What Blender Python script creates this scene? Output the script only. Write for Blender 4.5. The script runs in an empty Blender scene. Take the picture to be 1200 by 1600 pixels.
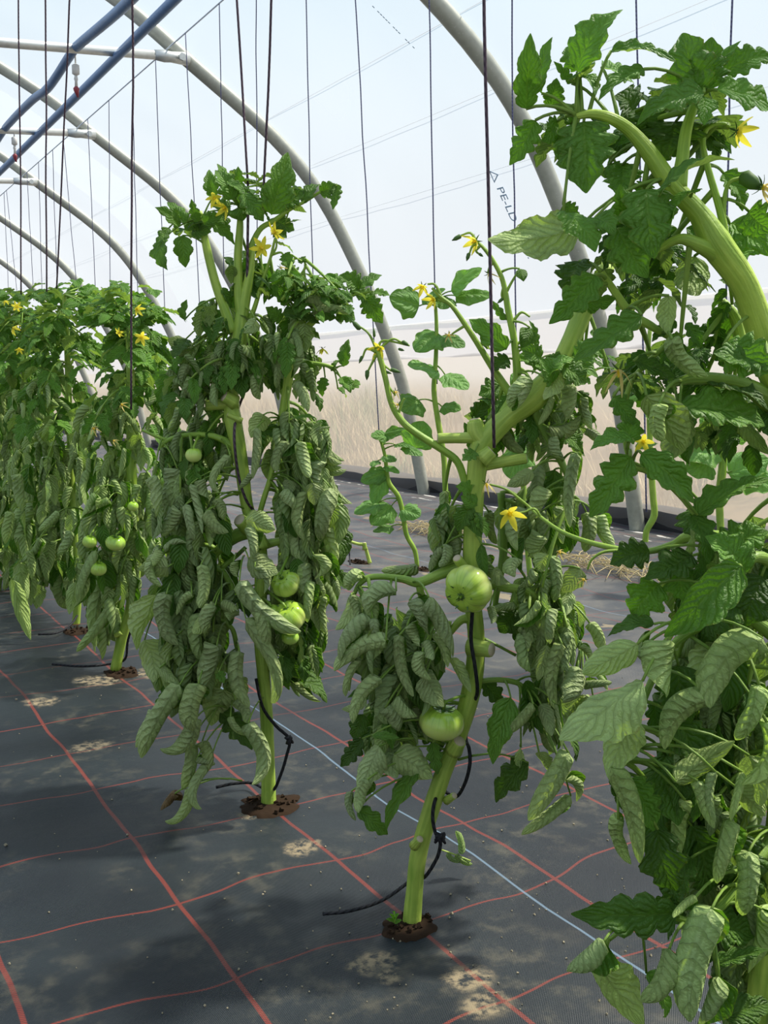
import bpy, bmesh, math, random
from mathutils import Vector, Matrix, noise
S = bpy.context.scene
COL = S.collection

# ---------------------------------------------------------------- camera
FPX, CXP, CYP = 1590.0, 600.0, 800.0
PITCH = math.atan(195/FPX); YAW = math.atan(940/math.hypot(FPX, 195))
FW = Vector((math.sin(YAW)*math.cos(PITCH), math.cos(YAW)*math.cos(PITCH), -math.sin(PITCH)))
RT = Vector((math.cos(YAW), -math.sin(YAW), 0)); UP = RT.cross(FW)
CAM = Vector((0, 0, 1.0))
cam = bpy.data.objects.new('camera', bpy.data.cameras.new('camera')); COL.objects.link(cam)
cam.data.sensor_fit = 'VERTICAL'; cam.data.sensor_height = 36; cam.data.lens = FPX/1600*36
cam.data.clip_start = .05; cam.data.clip_end = 500
m3 = Matrix((RT, UP, -FW)).transposed(); cam.matrix_world = Matrix.Translation(CAM) @ m3.to_4x4()
S.camera = cam

# ---------------------------------------------------------------- world, sun, exposure
S.view_settings.view_transform = 'Standard'; S.view_settings.look = 'None'
S.view_settings.gamma = 1.0; S.view_settings.use_curve_mapping = False
S.view_settings.exposure = 0.0
W = bpy.data.worlds.new('sky'); S.world = W; W.use_nodes = True
wn, wl = W.node_tree.nodes, W.node_tree.links
wn.clear()
wo = wn.new('ShaderNodeOutputWorld'); bg = wn.new('ShaderNodeBackground')
tc = wn.new('ShaderNodeTexCoord'); sx = wn.new('ShaderNodeSeparateXYZ'); rp = wn.new('ShaderNodeValToRGB')
wl.new(tc.outputs['Generated'], sx.inputs[0]); wl.new(sx.outputs['Z'], rp.inputs[0])
e = rp.color_ramp.elements
e[0].position = 0.0; e[0].color = (.84, .84, .88, 1)
e[1].position = .75; e[1].color = (.44, .62, .92, 1)
x = e.new(.16); x.color = (.78, .84, .90, 1)
x = e.new(.36); x.color = (.62, .80, .92, 1)
wl.new(rp.outputs[0], bg.inputs[0]); bg.inputs[1].default_value = .84
wl.new(bg.outputs[0], wo.inputs[0])
sun = bpy.data.objects.new('sun', bpy.data.lights.new('sun', 'SUN')); COL.objects.link(sun)
sun.data.energy = 7.5; sun.data.angle = math.radians(3); sun.data.color = (1, .94, .82)
sun.rotation_euler = Vector((-.62, .12, -.95)).to_track_quat('-Z', 'Y').to_euler()

# ---------------------------------------------------------------- helpers
def ray(x, y): return FW + RT*((x-CXP)/FPX) + UP*((CYP-y)/FPX)
def at_depth(x, y, d): return CAM + ray(x, y)*d
def at_X(x, y, X): r = ray(x, y); return CAM + r*(X/r.x)
def at_Y(x, y, Y): r = ray(x, y); return CAM + r*(Y/r.y)
def sm(a, b, x):
    t = min(1, max(0, (x-a)/(b-a))); return t*t*(3-2*t)

def tag(o, label=None, cat=None, group=None, kind=None):
    if label: o['label'] = label
    if cat: o['category'] = cat
    if group: o['group'] = group
    if kind: o['kind'] = kind
    return o
def empty(name, loc):
    o = bpy.data.objects.new(name, None); COL.objects.link(o); o.location = loc; o.empty_display_size = .05
    return o
def link(name, me, parent=None, mat=None):
    o = bpy.data.objects.new(name, me); COL.objects.link(o)
    if parent: o.parent = parent
    if mat and not me.materials: me.materials.append(mat)
    return o
def mesh(name, V, F, mat=None, smooth=True, uv=None, mats=None, mi=None):
    me = bpy.data.meshes.new(name); me.from_pydata([tuple(v) for v in V], [], F); me.update()
    if smooth: me.polygons.foreach_set('use_smooth', [True]*len(me.polygons))
    if mat: me.materials.append(mat)
    if mats:
        for m in mats: me.materials.append(m)
        me.polygons.foreach_set('material_index', mi)
    if uv:
        l = me.uv_layers.new(name='UVMap')
        for lp in me.loops: l.data[lp.index].uv = uv[lp.vertex_index]
    return me
class MB:
    """collects shapes into one mesh"""
    def __init__(s): s.V, s.F, s.M, s.UV = [], [], [], []
    def add(s, V, F, m=0, uv=None):
        b = len(s.V); s.V += [Vector(v) for v in V]; s.F += [tuple(i+b for i in f) for f in F]; s.M += [m]*len(F)
        s.UV += uv if uv else [(0, 0)]*len(V)
    def tube(s, pts, rad, n=8, m=0, cap=True, squash=1.0):
        pts = [Vector(p) for p in pts]
        if not hasattr(rad, '__len__'): rad = [rad]*len(pts)
        V, F, uv = [], [], []
        up = None; L = 0
        for i, p in enumerate(pts):
            t = (pts[min(i+1, len(pts)-1)] - pts[max(i-1, 0)])
            t = t.normalized() if t.length > 1e-9 else Vector((0, 0, 1))
            if up is None: up = t.orthogonal().normalized()
            else:
                up = up - t*up.dot(t); up = up.normalized() if up.length > 1e-6 else t.orthogonal().normalized()
            b = t.cross(up)
            if i: L += (p-pts[i-1]).length
            for k in range(n):
                a = 2*math.pi*k/n
                V.append(p + (up*math.cos(a)*squash + b*math.sin(a))*rad[i]); uv.append((k/n, L))
            if i:
                for k in range(n):
                    F.append(((i-1)*n+k, (i-1)*n+(k+1) % n, i*n+(k+1) % n, i*n+k))
        if cap: F.append(tuple(range(n))[::-1]); F.append(tuple((len(pts)-1)*n+k for k in range(n)))
        s.add(V, F, m, uv)
    def box(s, c, sx, sy, sz, m=0, R=None):
        c = Vector(c); V = []
        for dx in (-.5, .5):
            for dy in (-.5, .5):
                for dz in (-.5, .5):
                    v = Vector((dx*sx, dy*sy, dz*sz)); V.append(c + (R @ v if R else v))
        s.add(V, [(0, 1, 3, 2), (4, 6, 7, 5), (0, 4, 5, 1), (2, 3, 7, 6), (0, 2, 6, 4), (1, 5, 7, 3)], m)
    def build(s, name, mats, parent=None, smooth=True, off=None):
        if not isinstance(mats, (list, tuple)): mats = [mats]
        V = [v-off for v in s.V] if off is not None else s.V
        me = mesh(name, V, s.F, None, smooth, s.UV, mats, s.M)
        return link(name, me, parent)
def catmull(P, sub=5):
    P = [Vector(p) for p in P]
    if len(P) < 3: return [P[0].lerp(P[-1], i/sub) for i in range(sub+1)]
    Q = [P[0]*2-P[1]] + P + [P[-1]*2-P[-2]]; out = []
    for i in range(1, len(Q)-2):
        a, b, c, d = Q[i-1:i+3]
        for k in range(sub):
            t = k/sub
            out.append(.5*((2*b) + (c-a)*t + (2*a-5*b+4*c-d)*t*t + (3*b-a-3*c+d)*t**3))
    out.append(P[-1]); return out
def lerps(a, n):
    """resample list a to n values"""
    r = []
    for i in range(n):
        f = i/(n-1)*(len(a)-1); k = min(int(f), len(a)-2) if len(a) > 1 else 0
        r.append(a[k]*(1-(f-k)) + a[min(k+1, len(a)-1)]*(f-k))
    return r

# ---------------------------------------------------------------- materials
def srgb(r, g, b):
    f = lambda c: (c/255/12.92) if c/255 <= .04045 else ((c/255+.055)/1.055)**2.4
    return (f(r), f(g), f(b), 1)
class N:
    def __init__(s, name):
        s.m = bpy.data.materials.new(name); s.m.use_nodes = True
        s.n, s.l = s.m.node_tree.nodes, s.m.node_tree.links; s.n.clear()
        s.out = s.n.new('ShaderNodeOutputMaterial')
    def new(s, t, **k):
        o = s.n.new('ShaderNode'+t)
        for a, b in k.items(): setattr(o, a, b)
        return o
    def set(s, sock, v):
        if isinstance(v, bpy.types.NodeSocket): s.l.new(v, sock)
        else: sock.default_value = v
    def math(s, op, a, b=0, c=0, clamp=False):
        o = s.new('Math', operation=op, use_clamp=clamp)
        s.set(o.inputs[0], a); s.set(o.inputs[1], b)
        if len(o.inputs) > 2: s.set(o.inputs[2], c)
        return o.outputs[0]
    def ss(s, a, b, x):
        o = s.new('MapRange', interpolation_type='SMOOTHSTEP')
        s.set(o.inputs['Value'], x); s.set(o.inputs['From Min'], a); s.set(o.inputs['From Max'], b)
        return o.outputs[0]
    def mix(s, f, a, b, blend='MIX'):
        o = s.new('Mix', data_type='RGBA', blend_type=blend)
        s.set(o.inputs[0], f); s.set(o.inputs[6], a); s.set(o.inputs[7], b); return o.outputs[2]
    def noise(s, vec, scale, detail=3, rough=.5, col=False):
        o = s.new('TexNoise'); s.l.new(vec, o.inputs['Vector']); o.inputs['Scale'].default_value = scale
        o.inputs['Detail'].default_value = detail; o.inputs['Roughness'].default_value = rough
        return o.outputs['Color' if col else 'Fac']
    def bump(s, h, strength=.3, dist=.002):
        o = s.new('Bump'); s.l.new(h, o.inputs['Height']); o.inputs['Strength'].default_value = strength
        o.inputs['Distance'].default_value = dist; return o.outputs[0]
    def prin(s, color, rough=.5, metal=0, spec=.5, normal=None, **k):
        o = s.new('BsdfPrincipled'); s.set(o.inputs['Base Color'], color); s.set(o.inputs['Roughness'], rough)
        s.set(o.inputs['Metallic'], metal); s.set(o.inputs['Specular IOR Level'], spec)
        if normal: s.l.new(normal, o.inputs['Normal'])
        for a, b in k.items(): s.set(o.inputs[a.replace('_', ' ')], b)
        return o.outputs[0]
    def done(s, shader): s.l.new(shader, s.out.inputs[0]); return s.m
def plain(name, c, rough=.6, metal=0, spec=.4, bs=60, bstr=.15, var=.15):
    k = N(name); o = k.new('TexCoord').outputs['Object']; n = k.noise(o, bs, 4)
    col = k.mix(k.math('MULTIPLY', n, var*2), c, tuple(v*.45 for v in c[:3])+(1,))
    return k.done(k.prin(col, rough, metal, spec, k.bump(n, bstr)))

def leaf_mat(name, top, under, trans=.28, veins=8.0, brown=.0):
    k = N(name); uv = k.new('UVMap').outputs[0]; sp = k.new('SeparateXYZ'); k.l.new(uv, sp.inputs[0])
    t = k.math('ABSOLUTE', k.math('SUBTRACT', k.math('MULTIPLY', sp.outputs[0], 2), 1)); u = sp.outputs[1]
    oi = k.new('ObjectInfo'); oc = k.new('TexCoord').outputs['Object']
    add = k.new('VectorMath', operation='ADD'); k.l.new(oc, add.inputs[0])
    cmb = k.new('CombineXYZ'); k.l.new(k.math('MULTIPLY', oi.outputs['Random'], 30), cmb.inputs[0]); k.l.new(cmb.outputs[0], add.inputs[1])
    vec = add.outputs[0]
    nz = k.noise(vec, 5, 3); nf = k.noise(vec, 26, 2)
    ph = k.math('ADD', k.math('SUBTRACT', k.math('MULTIPLY', u, veins), k.math('MULTIPLY', t, 2.8)), k.math('MULTIPLY', nz, 1.3))
    fr = k.math('FRACT', ph); d = k.math('MULTIPLY', k.math('ABSOLUTE', k.math('SUBTRACT', fr, .5)), 2)  # 1 on the vein
    lat = k.ss(.91, .99, d); mid = k.math('SUBTRACT', 1, k.ss(.02, .09, t)); vein = k.math('MAXIMUM', lat, mid)
    h = k.math('ADD', k.math('MULTIPLY', k.math('SUBTRACT', 1, k.math('POWER', d, 3)), 1.0), k.math('MULTIPLY', nf, .8))
    h = k.math('SUBTRACT', h, k.math('MULTIPLY', mid, .6))
    bf = k.new('NewGeometry').outputs['Backfacing']
    dk = lambda c, f: tuple(v*f for v in c[:3])+(1,)
    ct = k.mix(k.math('MULTIPLY', vein, .16), k.mix(nz, dk(top, .75), dk(top, 1.3)), (top[0]*2.4, top[1]*1.7, top[2]*2, 1))
    cu = k.mix(k.math('MULTIPLY', k.math('MAXIMUM', lat, k.math('MULTIPLY', mid, .4)), .6), k.mix(nz, dk(under, .72), dk(under, 1.28)), dk(under, .45))
    c = k.mix(bf, ct, cu)
    if brown: c = k.mix(k.math('MULTIPLY', k.ss(.60, .72, nz), brown), c, srgb(120, 85, 40))
    rim = k.math('MULTIPLY', k.math('MULTIPLY', k.ss(.86, 1.0, t), k.ss(.45, .6, nf)), .5)
    c = k.mix(rim, c, srgb(140, 135, 60))
    br = k.math('ADD', .82, k.math('MULTIPLY', oi.outputs['Random'], .36))
    cc = k.new('CombineXYZ'); [k.l.new(br, cc.inputs[i]) for i in range(3)]
    c = k.mix(1.0, c, cc.outputs[0], 'MULTIPLY'); c = k.mix(1.0, c, oi.outputs['Color'], 'MULTIPLY')
    nb = k.bump(h, .5, .012)
    a = k.prin(c, .52, 0, .35, nb); tr = k.new('BsdfTranslucent'); k.l.new(nb, tr.inputs['Normal'])
    k.l.new(k.mix(1, c, (1.25, 1.45, .5, 1), 'MULTIPLY'), tr.inputs[0])
    mx = k.new('MixShader'); mx.inputs[0].default_value = trans; k.l.new(a, mx.inputs[1]); k.l.new(tr.outputs[0], mx.inputs[2])
    return k.done(mx.outputs[0])
M = {}
M['leaf'] = leaf_mat('tomato_leaf', srgb(98, 138, 52), srgb(172, 190, 124), .28, 8)
M['vine_leaf'] = leaf_mat('vine_leaf', srgb(112, 156, 78), srgb(158, 182, 124), .35, 5)
M['brown_leaf'] = leaf_mat('withered_leaf', srgb(110, 85, 50), srgb(135, 110, 70), .15, 8)

def stem_mat(name, c1, c2):
    k = N(name); tcx = k.new('TexCoord'); oi = k.new('ObjectInfo'); sp = k.new('SeparateXYZ'); k.l.new(k.new('UVMap').outputs[0], sp.inputs[0])
    o = tcx.outputs['Object']
    cmb = k.new('CombineXYZ'); k.l.new(k.math('MULTIPLY', sp.outputs[0], 14), cmb.inputs[0]); k.l.new(k.math('MULTIPLY', sp.outputs[1], 9), cmb.inputs[1])
    n1 = k.noise(cmb.outputs[0], 1.2, 3); n2 = k.noise(o, 14, 3); n3 = k.noise(o, 260, 2)
    c = k.mix(k.ss(.3, .7, k.math('ADD', k.math('MULTIPLY', n1, .5), k.math('MULTIPLY', n2, .5))), c1, c2)
    c = k.mix(1.0, c, oi.outputs['Color'], 'MULTIPLY')
    nb = k.bump(k.math('ADD', n1, k.math('MULTIPLY', n3, .25)), .5, .004)
    return k.done(k.prin(c, .45, 0, .4, nb, Subsurface_Weight=.15, Subsurface_Radius=(.01, .012, .003), Subsurface_Scale=.5))
M['stem'] = stem_mat('tomato_stem', srgb(140, 170, 66), srgb(194, 212, 100))
M['cut'] = plain('cut_stem_end', srgb(205, 190, 160), .8)
def tomato_mat():
    k = N('unripe_tomato'); o = k.new('TexCoord').outputs['Object']; sp = k.new('SeparateXYZ'); k.l.new(o, sp.inputs[0])
    n = k.noise(o, 3, 2); z = k.ss(-.1, .75, k.math('ADD', sp.outputs[2], k.math('MULTIPLY', n, .25)))
    a = k.math('ARCTAN2', sp.outputs[1], sp.outputs[0]); cm = k.new('CombineXYZ'); k.l.new(k.math('MULTIPLY', a, 4), cm.inputs[0])
    st = k.noise(cm.outputs[0], 1.6, 3, .7)
    c = k.mix(z, srgb(206, 218, 124), srgb(176, 206, 78)); c = k.mix(k.math('MULTIPLY', k.math('MULTIPLY', k.ss(.48, .62, st), z), .38), c, srgb(92, 146, 44))
    c = k.mix(1.0, c, k.new('ObjectInfo').outputs['Color'], 'MULTIPLY')
    return k.done(k.prin(c, .16, 0, .6, None, Subsurface_Weight=.35, Subsurface_Radius=(.02, .03, .006), Subsurface_Scale=.6))
M['tomato'] = tomato_mat()
M['calyx'] = plain('calyx', srgb(84, 118, 52), .6)
def petal_mat(name, c):
    k = N(name); tr = k.new('BsdfTranslucent'); tr.inputs[0].default_value = c; mx = k.new('MixShader'); mx.inputs[0].default_value = .45
    k.l.new(k.prin(c, .5, 0, .2), mx.inputs[1]); k.l.new(tr.outputs[0], mx.inputs[2]); return k.done(mx.outputs[0])
M['petal'] = petal_mat('yellow_petal', srgb(255, 242, 80)); M['petal_pale'] = petal_mat('wilted_petal', srgb(232, 212, 130))
M['anther'] = plain('anther_cone', srgb(240, 205, 40), .5)
def galv(name, c, rough, metal):
    k = N(name); o = k.new('TexCoord').outputs['Object']; v = k.new('TexVoronoi'); k.l.new(o, v.inputs['Vector']); v.inputs['Scale'].default_value = 28
    n = k.noise(o, 3, 4); n2 = k.noise(o, 90, 3)
    col = k.mix(k.math('MULTIPLY', k.ss(.35, .7, n), .5), c, tuple(x*.6 for x in c[:3])+(1,))
    col = k.mix(k.math('MULTIPLY', v.outputs['Distance'], .5), col, tuple(min(1, x*1.25) for x in c[:3])+(1,))
    col = k.mix(k.math('MULTIPLY', k.ss(.62, .74, n2), .35), col, srgb(225, 225, 220))
    return k.done(k.prin(col, rough, metal, .5, k.bump(n2, .1)))
M['hoop'] = galv('galvanised_hoop', srgb(168, 170, 158), .42, .15)
M['tie'] = galv('galvanised_tie', srgb(200, 203, 200), .4, .5)
M['bluepipe'] = galv('blue_grey_pipe', srgb(96, 130, 172), .4, .1)
def rope_mat(name, c):
    k = N(name); sp = k.new('SeparateXYZ'); k.l.new(k.new('UVMap').outputs[0], sp.inputs[0])
    ph = k.math('SINE', k.math('ADD', k.math('MULTIPLY', sp.outputs[0], 12.566), k.math('MULTIPLY', sp.outputs[1], 420)))
    f = k.ss(-1, 1, ph); col = k.mix(f, tuple(x*.35 for x in c[:3])+(1,), c)
    return k.done(k.prin(col, .7, 0, .3, k.bump(f, .6, .002)))
M['rope'] = rope_mat('twisted_black_twine', srgb(104, 84, 96))
M['rope_dark'] = rope_mat('twisted_black_cord', srgb(44, 44, 48))
M['twine'] = rope_mat('thin_dark_twine', srgb(120, 122, 160))
M['wire'] = plain('steel_wire', srgb(215, 222, 230), .5, .0)
M['white'] = plain('white_plastic', srgb(215, 214, 210), .45)
M['red'] = plain('red_plastic', srgb(150, 60, 70), .45)
M['black'] = plain('black_plastic_sheet', srgb(26, 27, 32), .55)
M['soil'] = plain('soil', srgb(58, 44, 32), .95, 0, .1, 40, 1.0, .45)
M['straw'] = plain('straw', srgb(205, 185, 135), .7)
M['drygrass'] = plain('dry_grass', srgb(196, 172, 128), .8, var=.25)
M['greengrass'] = plain('green_grass', srgb(120, 135, 75), .8, var=.3)
M['pebble'] = plain('pebble', srgb(150, 140, 115), .8)

def film_mat(name, tr, opac_tint, crease=.3):
    k = N(name); o = k.new('TexCoord').outputs['Object']
    mp = k.new('Mapping'); k.l.new(o, mp.inputs[0]); mp.inputs['Scale'].default_value = (.6, 3.2, .6)
    n = k.noise(mp.outputs[0], 2.2, 5, .55); n2 = k.noise(o, .7, 2)
    nb = k.bump(n, crease, .03)
    d = k.new('BsdfDiffuse'); d.inputs[0].default_value = opac_tint; k.l.new(nb, d.inputs['Normal'])
    t = k.new('BsdfTranslucent'); t.inputs[0].default_value = opac_tint; k.l.new(nb, t.inputs['Normal'])
    m1 = k.new('MixShader'); m1.inputs[0].default_value = .72; k.l.new(d.outputs[0], m1.inputs[1]); k.l.new(t.outputs[0], m1.inputs[2])
    g = k.new('BsdfGlossy'); g.inputs['Roughness'].default_value = .3; k.l.new(nb, g.inputs['Normal'])
    m2 = k.new('MixShader'); m2.inputs[0].default_value = .05; k.l.new(m1.outputs[0], m2.inputs[1]); k.l.new(g.outputs[0], m2.inputs[2])
    tp = k.new('BsdfTransparent'); tp.inputs[0].default_value = (.97, .98, 1, 1)
    m3 = k.new('MixShader'); k.l.new(k.math('ADD', tr-.06, k.math('MULTIPLY', n2, .12)), m3.inputs[0])
    k.l.new(m2.outputs[0], m3.inputs[1]); k.l.new(tp.outputs[0], m3.inputs[2])
    return k.done(m3.outputs[0])
M['film'] = film_mat('greenhouse_film', .74, (.80, .84, .88, 1))
M['film_low'] = film_mat('side_curtain_film', .62, (.66, .62, .58, 1), .5)
M['film_lap'] = film_mat('film_lap', .66, (.62, .66, .66, 1))
M['print'] = plain('film_print', srgb(172, 198, 224), .6)

def mat_floor():
    k = N('woven_ground_cover'); o = k.new('TexCoord').outputs['Object']
    sp = k.new('SeparateXYZ'); k.l.new(o, sp.inputs[0]); X, Y = sp.outputs[0], sp.outputs[1]
    lo = k.noise(o, 2.3, 2, col=True); s2 = k.new('SeparateXYZ'); k.l.new(lo, s2.inputs[0])
    wx = k.math('MULTIPLY', k.math('SUBTRACT', s2.outputs[0], .5), .035); wy = k.math('MULTIPLY', k.math('SUBTRACT', s2.outputs[1], .5), .13)
    def lines(v, per, off, w):
        a = k.math('DIVIDE', k.math('SUBTRACT', v, off), per); f = k.math('SUBTRACT', a, k.math('ROUND', a))
        return k.math('SUBTRACT', 1, k.ss(w*.6, w, k.math('MULTIPLY', k.math('ABSOLUTE', f), per)))
    Xw, Yw = k.math('ADD', X, wx), k.math('ADD', Y, wy)
    red = k.math('MAXIMUM', lines(Xw, .345, .265, .0055), lines(Yw, .305, 1.545, .0036))
    blu = lines(Xw, 1.93, 1.215, .0036)
    w1 = k.math('SINE', k.math('MULTIPLY', X, 1600)); w2 = k.math('SINE', k.math('MULTIPLY', Y, 1600)); wv = k.math('MULTIPLY', w1, w2)
    tw = k.ss(-.9, .5, k.math('SINE', k.math('MULTIPLY', k.math('ADD', X, Y), 900)))
    n = k.noise(o, 1.6, 5, .6); nf = k.noise(o, 16, 4, .65); ng = k.noise(o, 150, 2, .6)
    base = k.mix(k.ss(.3, .7, n), srgb(15, 22, 28), srgb(33, 41, 44))
    base = k.mix(k.math('MULTIPLY', k.ss(1.5, 2.7, X), .55), base, k.mix(k.ss(.35, .65, k.noise(o, 4, 4)), srgb(76, 78, 82), srgb(118, 114, 108)))
    dust = k.math('MULTIPLY', k.ss(.45, .75, nf), k.ss(.42, .62, k.noise(o, 3.3, 3)))
    base = k.mix(k.math('MULTIPLY', dust, .22), base, srgb(150, 140, 112))
    base = k.mix(k.math('MULTIPLY', wv, .10), base, srgb(95, 98, 104))
    c = k.mix(k.math('MULTIPLY', red, k.math('ADD', .38, k.math('MULTIPLY', tw, .40))), base, srgb(138, 56, 42))
    c = k.mix(k.math('MULTIPLY', blu, .6), c, srgb(125, 150, 170))
    # blown sand: patches where the sand lies, thickest along the far seams; sun streaks painted by the curtain
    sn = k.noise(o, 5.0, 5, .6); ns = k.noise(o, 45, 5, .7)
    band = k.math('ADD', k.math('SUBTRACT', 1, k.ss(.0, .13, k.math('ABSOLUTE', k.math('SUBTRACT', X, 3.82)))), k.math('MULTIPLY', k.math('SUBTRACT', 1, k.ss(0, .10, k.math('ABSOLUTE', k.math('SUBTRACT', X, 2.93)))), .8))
    band = k.math('ADD', band, k.math('MULTIPLY', k.math('SUBTRACT', 1, k.ss(0, .05, k.math('ABSOLUTE', k.math('SUBTRACT', X, 5.0)))), 1.1))  # sunlit streak at the curtain foot, painted into the colour
    band = k.math('ADD', band, k.math('MULTIPLY', k.math('SUBTRACT', 1, k.ss(0, .035, k.math('ABSOLUTE', k.math('SUBTRACT', X, 4.66)))), .9))  # second painted sun streak, on the hump
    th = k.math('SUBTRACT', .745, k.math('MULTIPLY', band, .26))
    sand_sun = k.math('MULTIPLY', k.ss(0, .05, k.math('SUBTRACT', sn, th)), .75)
    for px, py, r in SAND:
        dx = k.math('SUBTRACT', X, px); dy = k.math('SUBTRACT', Y, py)
        dd = k.math('SQRT', k.math('ADD', k.math('MULTIPLY', dx, dx), k.math('MULTIPLY', dy, dy)))
        s = k.math('SUBTRACT', 1, k.ss(r*.5, r*1.1, k.math('ADD', dd, k.math('MULTIPLY', k.math('SUBTRACT', nf, .5), r*1.6))))
        sand_sun = k.math('MAXIMUM', sand_sun, k.math('MULTIPLY', s, k.ss(.38, .62, ns)))
    c = k.mix(k.math('MULTIPLY', sand_sun, .85), c, k.mix(k.ss(4.3, 4.5, X), srgb(158, 142, 112), srgb(240, 236, 226)))  # sand tone, then near-white for the painted sunlight near the curtain
    spk = k.ss(.74, .8, ng); c = k.mix(k.math('MULTIPLY', spk, .5), c, srgb(150, 145, 130))
    h = k.math('ADD', k.math('MULTIPLY', wv, .15), k.math('MULTIPLY', nf, 1.0))
    return k.done(k.prin(c, k.math('ADD', .42, k.math('MULTIPLY', sand_sun, .5)), 0, .32, k.bump(h, .35, .01)))
# ---------------------------------------------------------------- the setting
SAND = [tuple(at_depth(0, 0, 0)[:2])+(0,)]
def gp(x, y): r = ray(x, y); p = CAM + r*(-CAM.z/r.z); return p.x, p.y
SAND = [gp(470, 1325)+(.045,), gp(65, 1098)+(.06,), gp(140, 1165)+(.06,), gp(585, 1500)+(.045,), gp(735, 1530)+(.05,),
        gp(150, 1062)+(.10,), gp(760, 1575)+(.05,), gp(610, 1520)+(.03,), gp(240, 1050)+(.08,), gp(390, 1270)+(.035,)]
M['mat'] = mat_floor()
def frange(a, b, s):
    n = int(round((b-a)/s)); return [a+(b-a)*i/n for i in range(n+1)]
HOLES = {}
def floor_z(x, y):
    z = .015*(noise.noise(Vector((x*2.2, y*2.2, 0)))) + .004*noise.noise(Vector((x*7, y*7, 3)))
    z += .05*sm(4.15, 4.6, x)*(1+.35*noise.noise(Vector((x*2, y*1.5, 7)))) + .05*sm(5.16, 5.3, x) - .035*sm(4.7, 5.0, x)*(1-sm(5.12, 5.2, x))
    return z
xs = frange(-7, -1.5, .5)[:-1] + frange(-1.5, 5.35, .05); ys = frange(-1.5, .2, .4)[:-1] + frange(.2, 9, .05)[:-1] + frange(9, 37, .35)
V = [(x, y, floor_z(x, y)) for y in ys for x in xs]; nx = len(xs)
F = [(j*nx+i, j*nx+i+1, (j+1)*nx+i+1, (j+1)*nx+i) for j in range(len(ys)-1) for i in range(nx-1)]
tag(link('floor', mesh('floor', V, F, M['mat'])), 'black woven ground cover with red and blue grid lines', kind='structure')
# hoop profile (x, z), right half measured, left half mirrored about the ridge
RH = [(5.09, -.15), (5.08, 0), (4.97, .5), (4.84, 1.03), (4.58, 1.65), (4.39, 2.02), (4.03, 2.6), (3.6, 3.03), (2.91, 3.5), (2.34, 3.87), (1.6, 4.22), (.8, 4.5), (0, 4.68), (-.8, 4.74)]
PR = [Vector((a, 0, b)) for a, b in RH]; PR += [Vector((-1.6-p.x, 0, p.z)) for p in PR[-2::-1]]
PR = catmull(PR, 4)
def prof_out(off):
    out = []
    for i, p in enumerate(PR):
        t = (PR[min(i+1, len(PR)-1)]-PR[max(i-1, 0)]).normalized(); nrm = Vector((t.z, 0, -t.x)); out.append(p+nrm*off)
    return out
HOOPS = [5.163+2.755*k for k in range(-2, 12)]
for i, Y in enumerate(HOOPS):
    b = MB(); b.tube([p+Vector((0, Y, 0)) for p in PR], .055, 14)
    o = b.build('hoop', M['hoop'])
    lab = {2: 'galvanised steel arch coming down nearest, behind the right tomato plant', 3: 'second galvanised steel arch, foot seen beside the middle tomato plant',
           4: 'third galvanised steel arch, passing behind the left plants', 5: 'fourth galvanised steel arch counted from the right'}.get(i)
    tag(o, lab or ('galvanised steel arch far down the tunnel, beyond the fourth' if i > 5 else 'galvanised steel arch standing nearest the camera, out of view'), 'arch', 'steel arches of the tunnel')
# film: upper cover and lower side curtain, pulled over the hoops, slack between them
def film(name, zlo, zhi, mat, off, side=0, y0=-1.5, y1=36.5, dy=.23):
    pr = prof_out(off); idx = [i for i, p in enumerate(pr) if zlo <= p.z <= zhi and (side == 0 or (p.x+.8)*side > 0)]
    ys = frange(y0, y1, dy); V, F = [], []
    for y in ys:
        f = (y-HOOPS[0])/2.755; s = math.sin(math.pi*(f-math.floor(f)))
        for i in idx:
            p = pr[i]; n = (p-Vector((-.8, 0, 1.2))).normalized()
            w = .012*noise.noise(Vector((p.x*.7, y*2.4, p.z*.7)))
            V.append(p + Vector((0, y, 0)) - n*(.035*s) + n*w)
    n = len(idx)
    F = [(j*n+i, (j+1)*n+i, (j+1)*n+i+1, j*n+i+1) for j in range(len(ys)-1) for i in range(n-1)]
    return link(name, mesh(name, V, F, mat))
tag(film('ceiling', 1.50, 9, M['film'], .062), 'clear greenhouse film stretched over the arches', kind='structure')
tag(film('wall_right', -.2, 1.62, M['film_low'], .085, 1), 'clear side curtain of the polytunnel', kind='structure')
tag(film('wall_left', -.2, 1.62, M['film_low'], .085, -1), 'clear side curtain of the polytunnel', kind='structure')
# far end wall
V = [p+Vector((0, 36.4, 0)) for p in prof_out(.06)]; 
tag(link('wall_back', mesh('wall_back', V+[Vector((-.8, 36.4, -.1))], [(i, i+1, len(V)) for i in range(len(V)-1)], M['film'])), kind='structure')
o = tag(film('film_lap', 1.50, 9, M['film_lap'], .045, 1, 11.35, 12.6, .25), 'milky lapped strip where two film sheets overlap', 'film strip')
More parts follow.
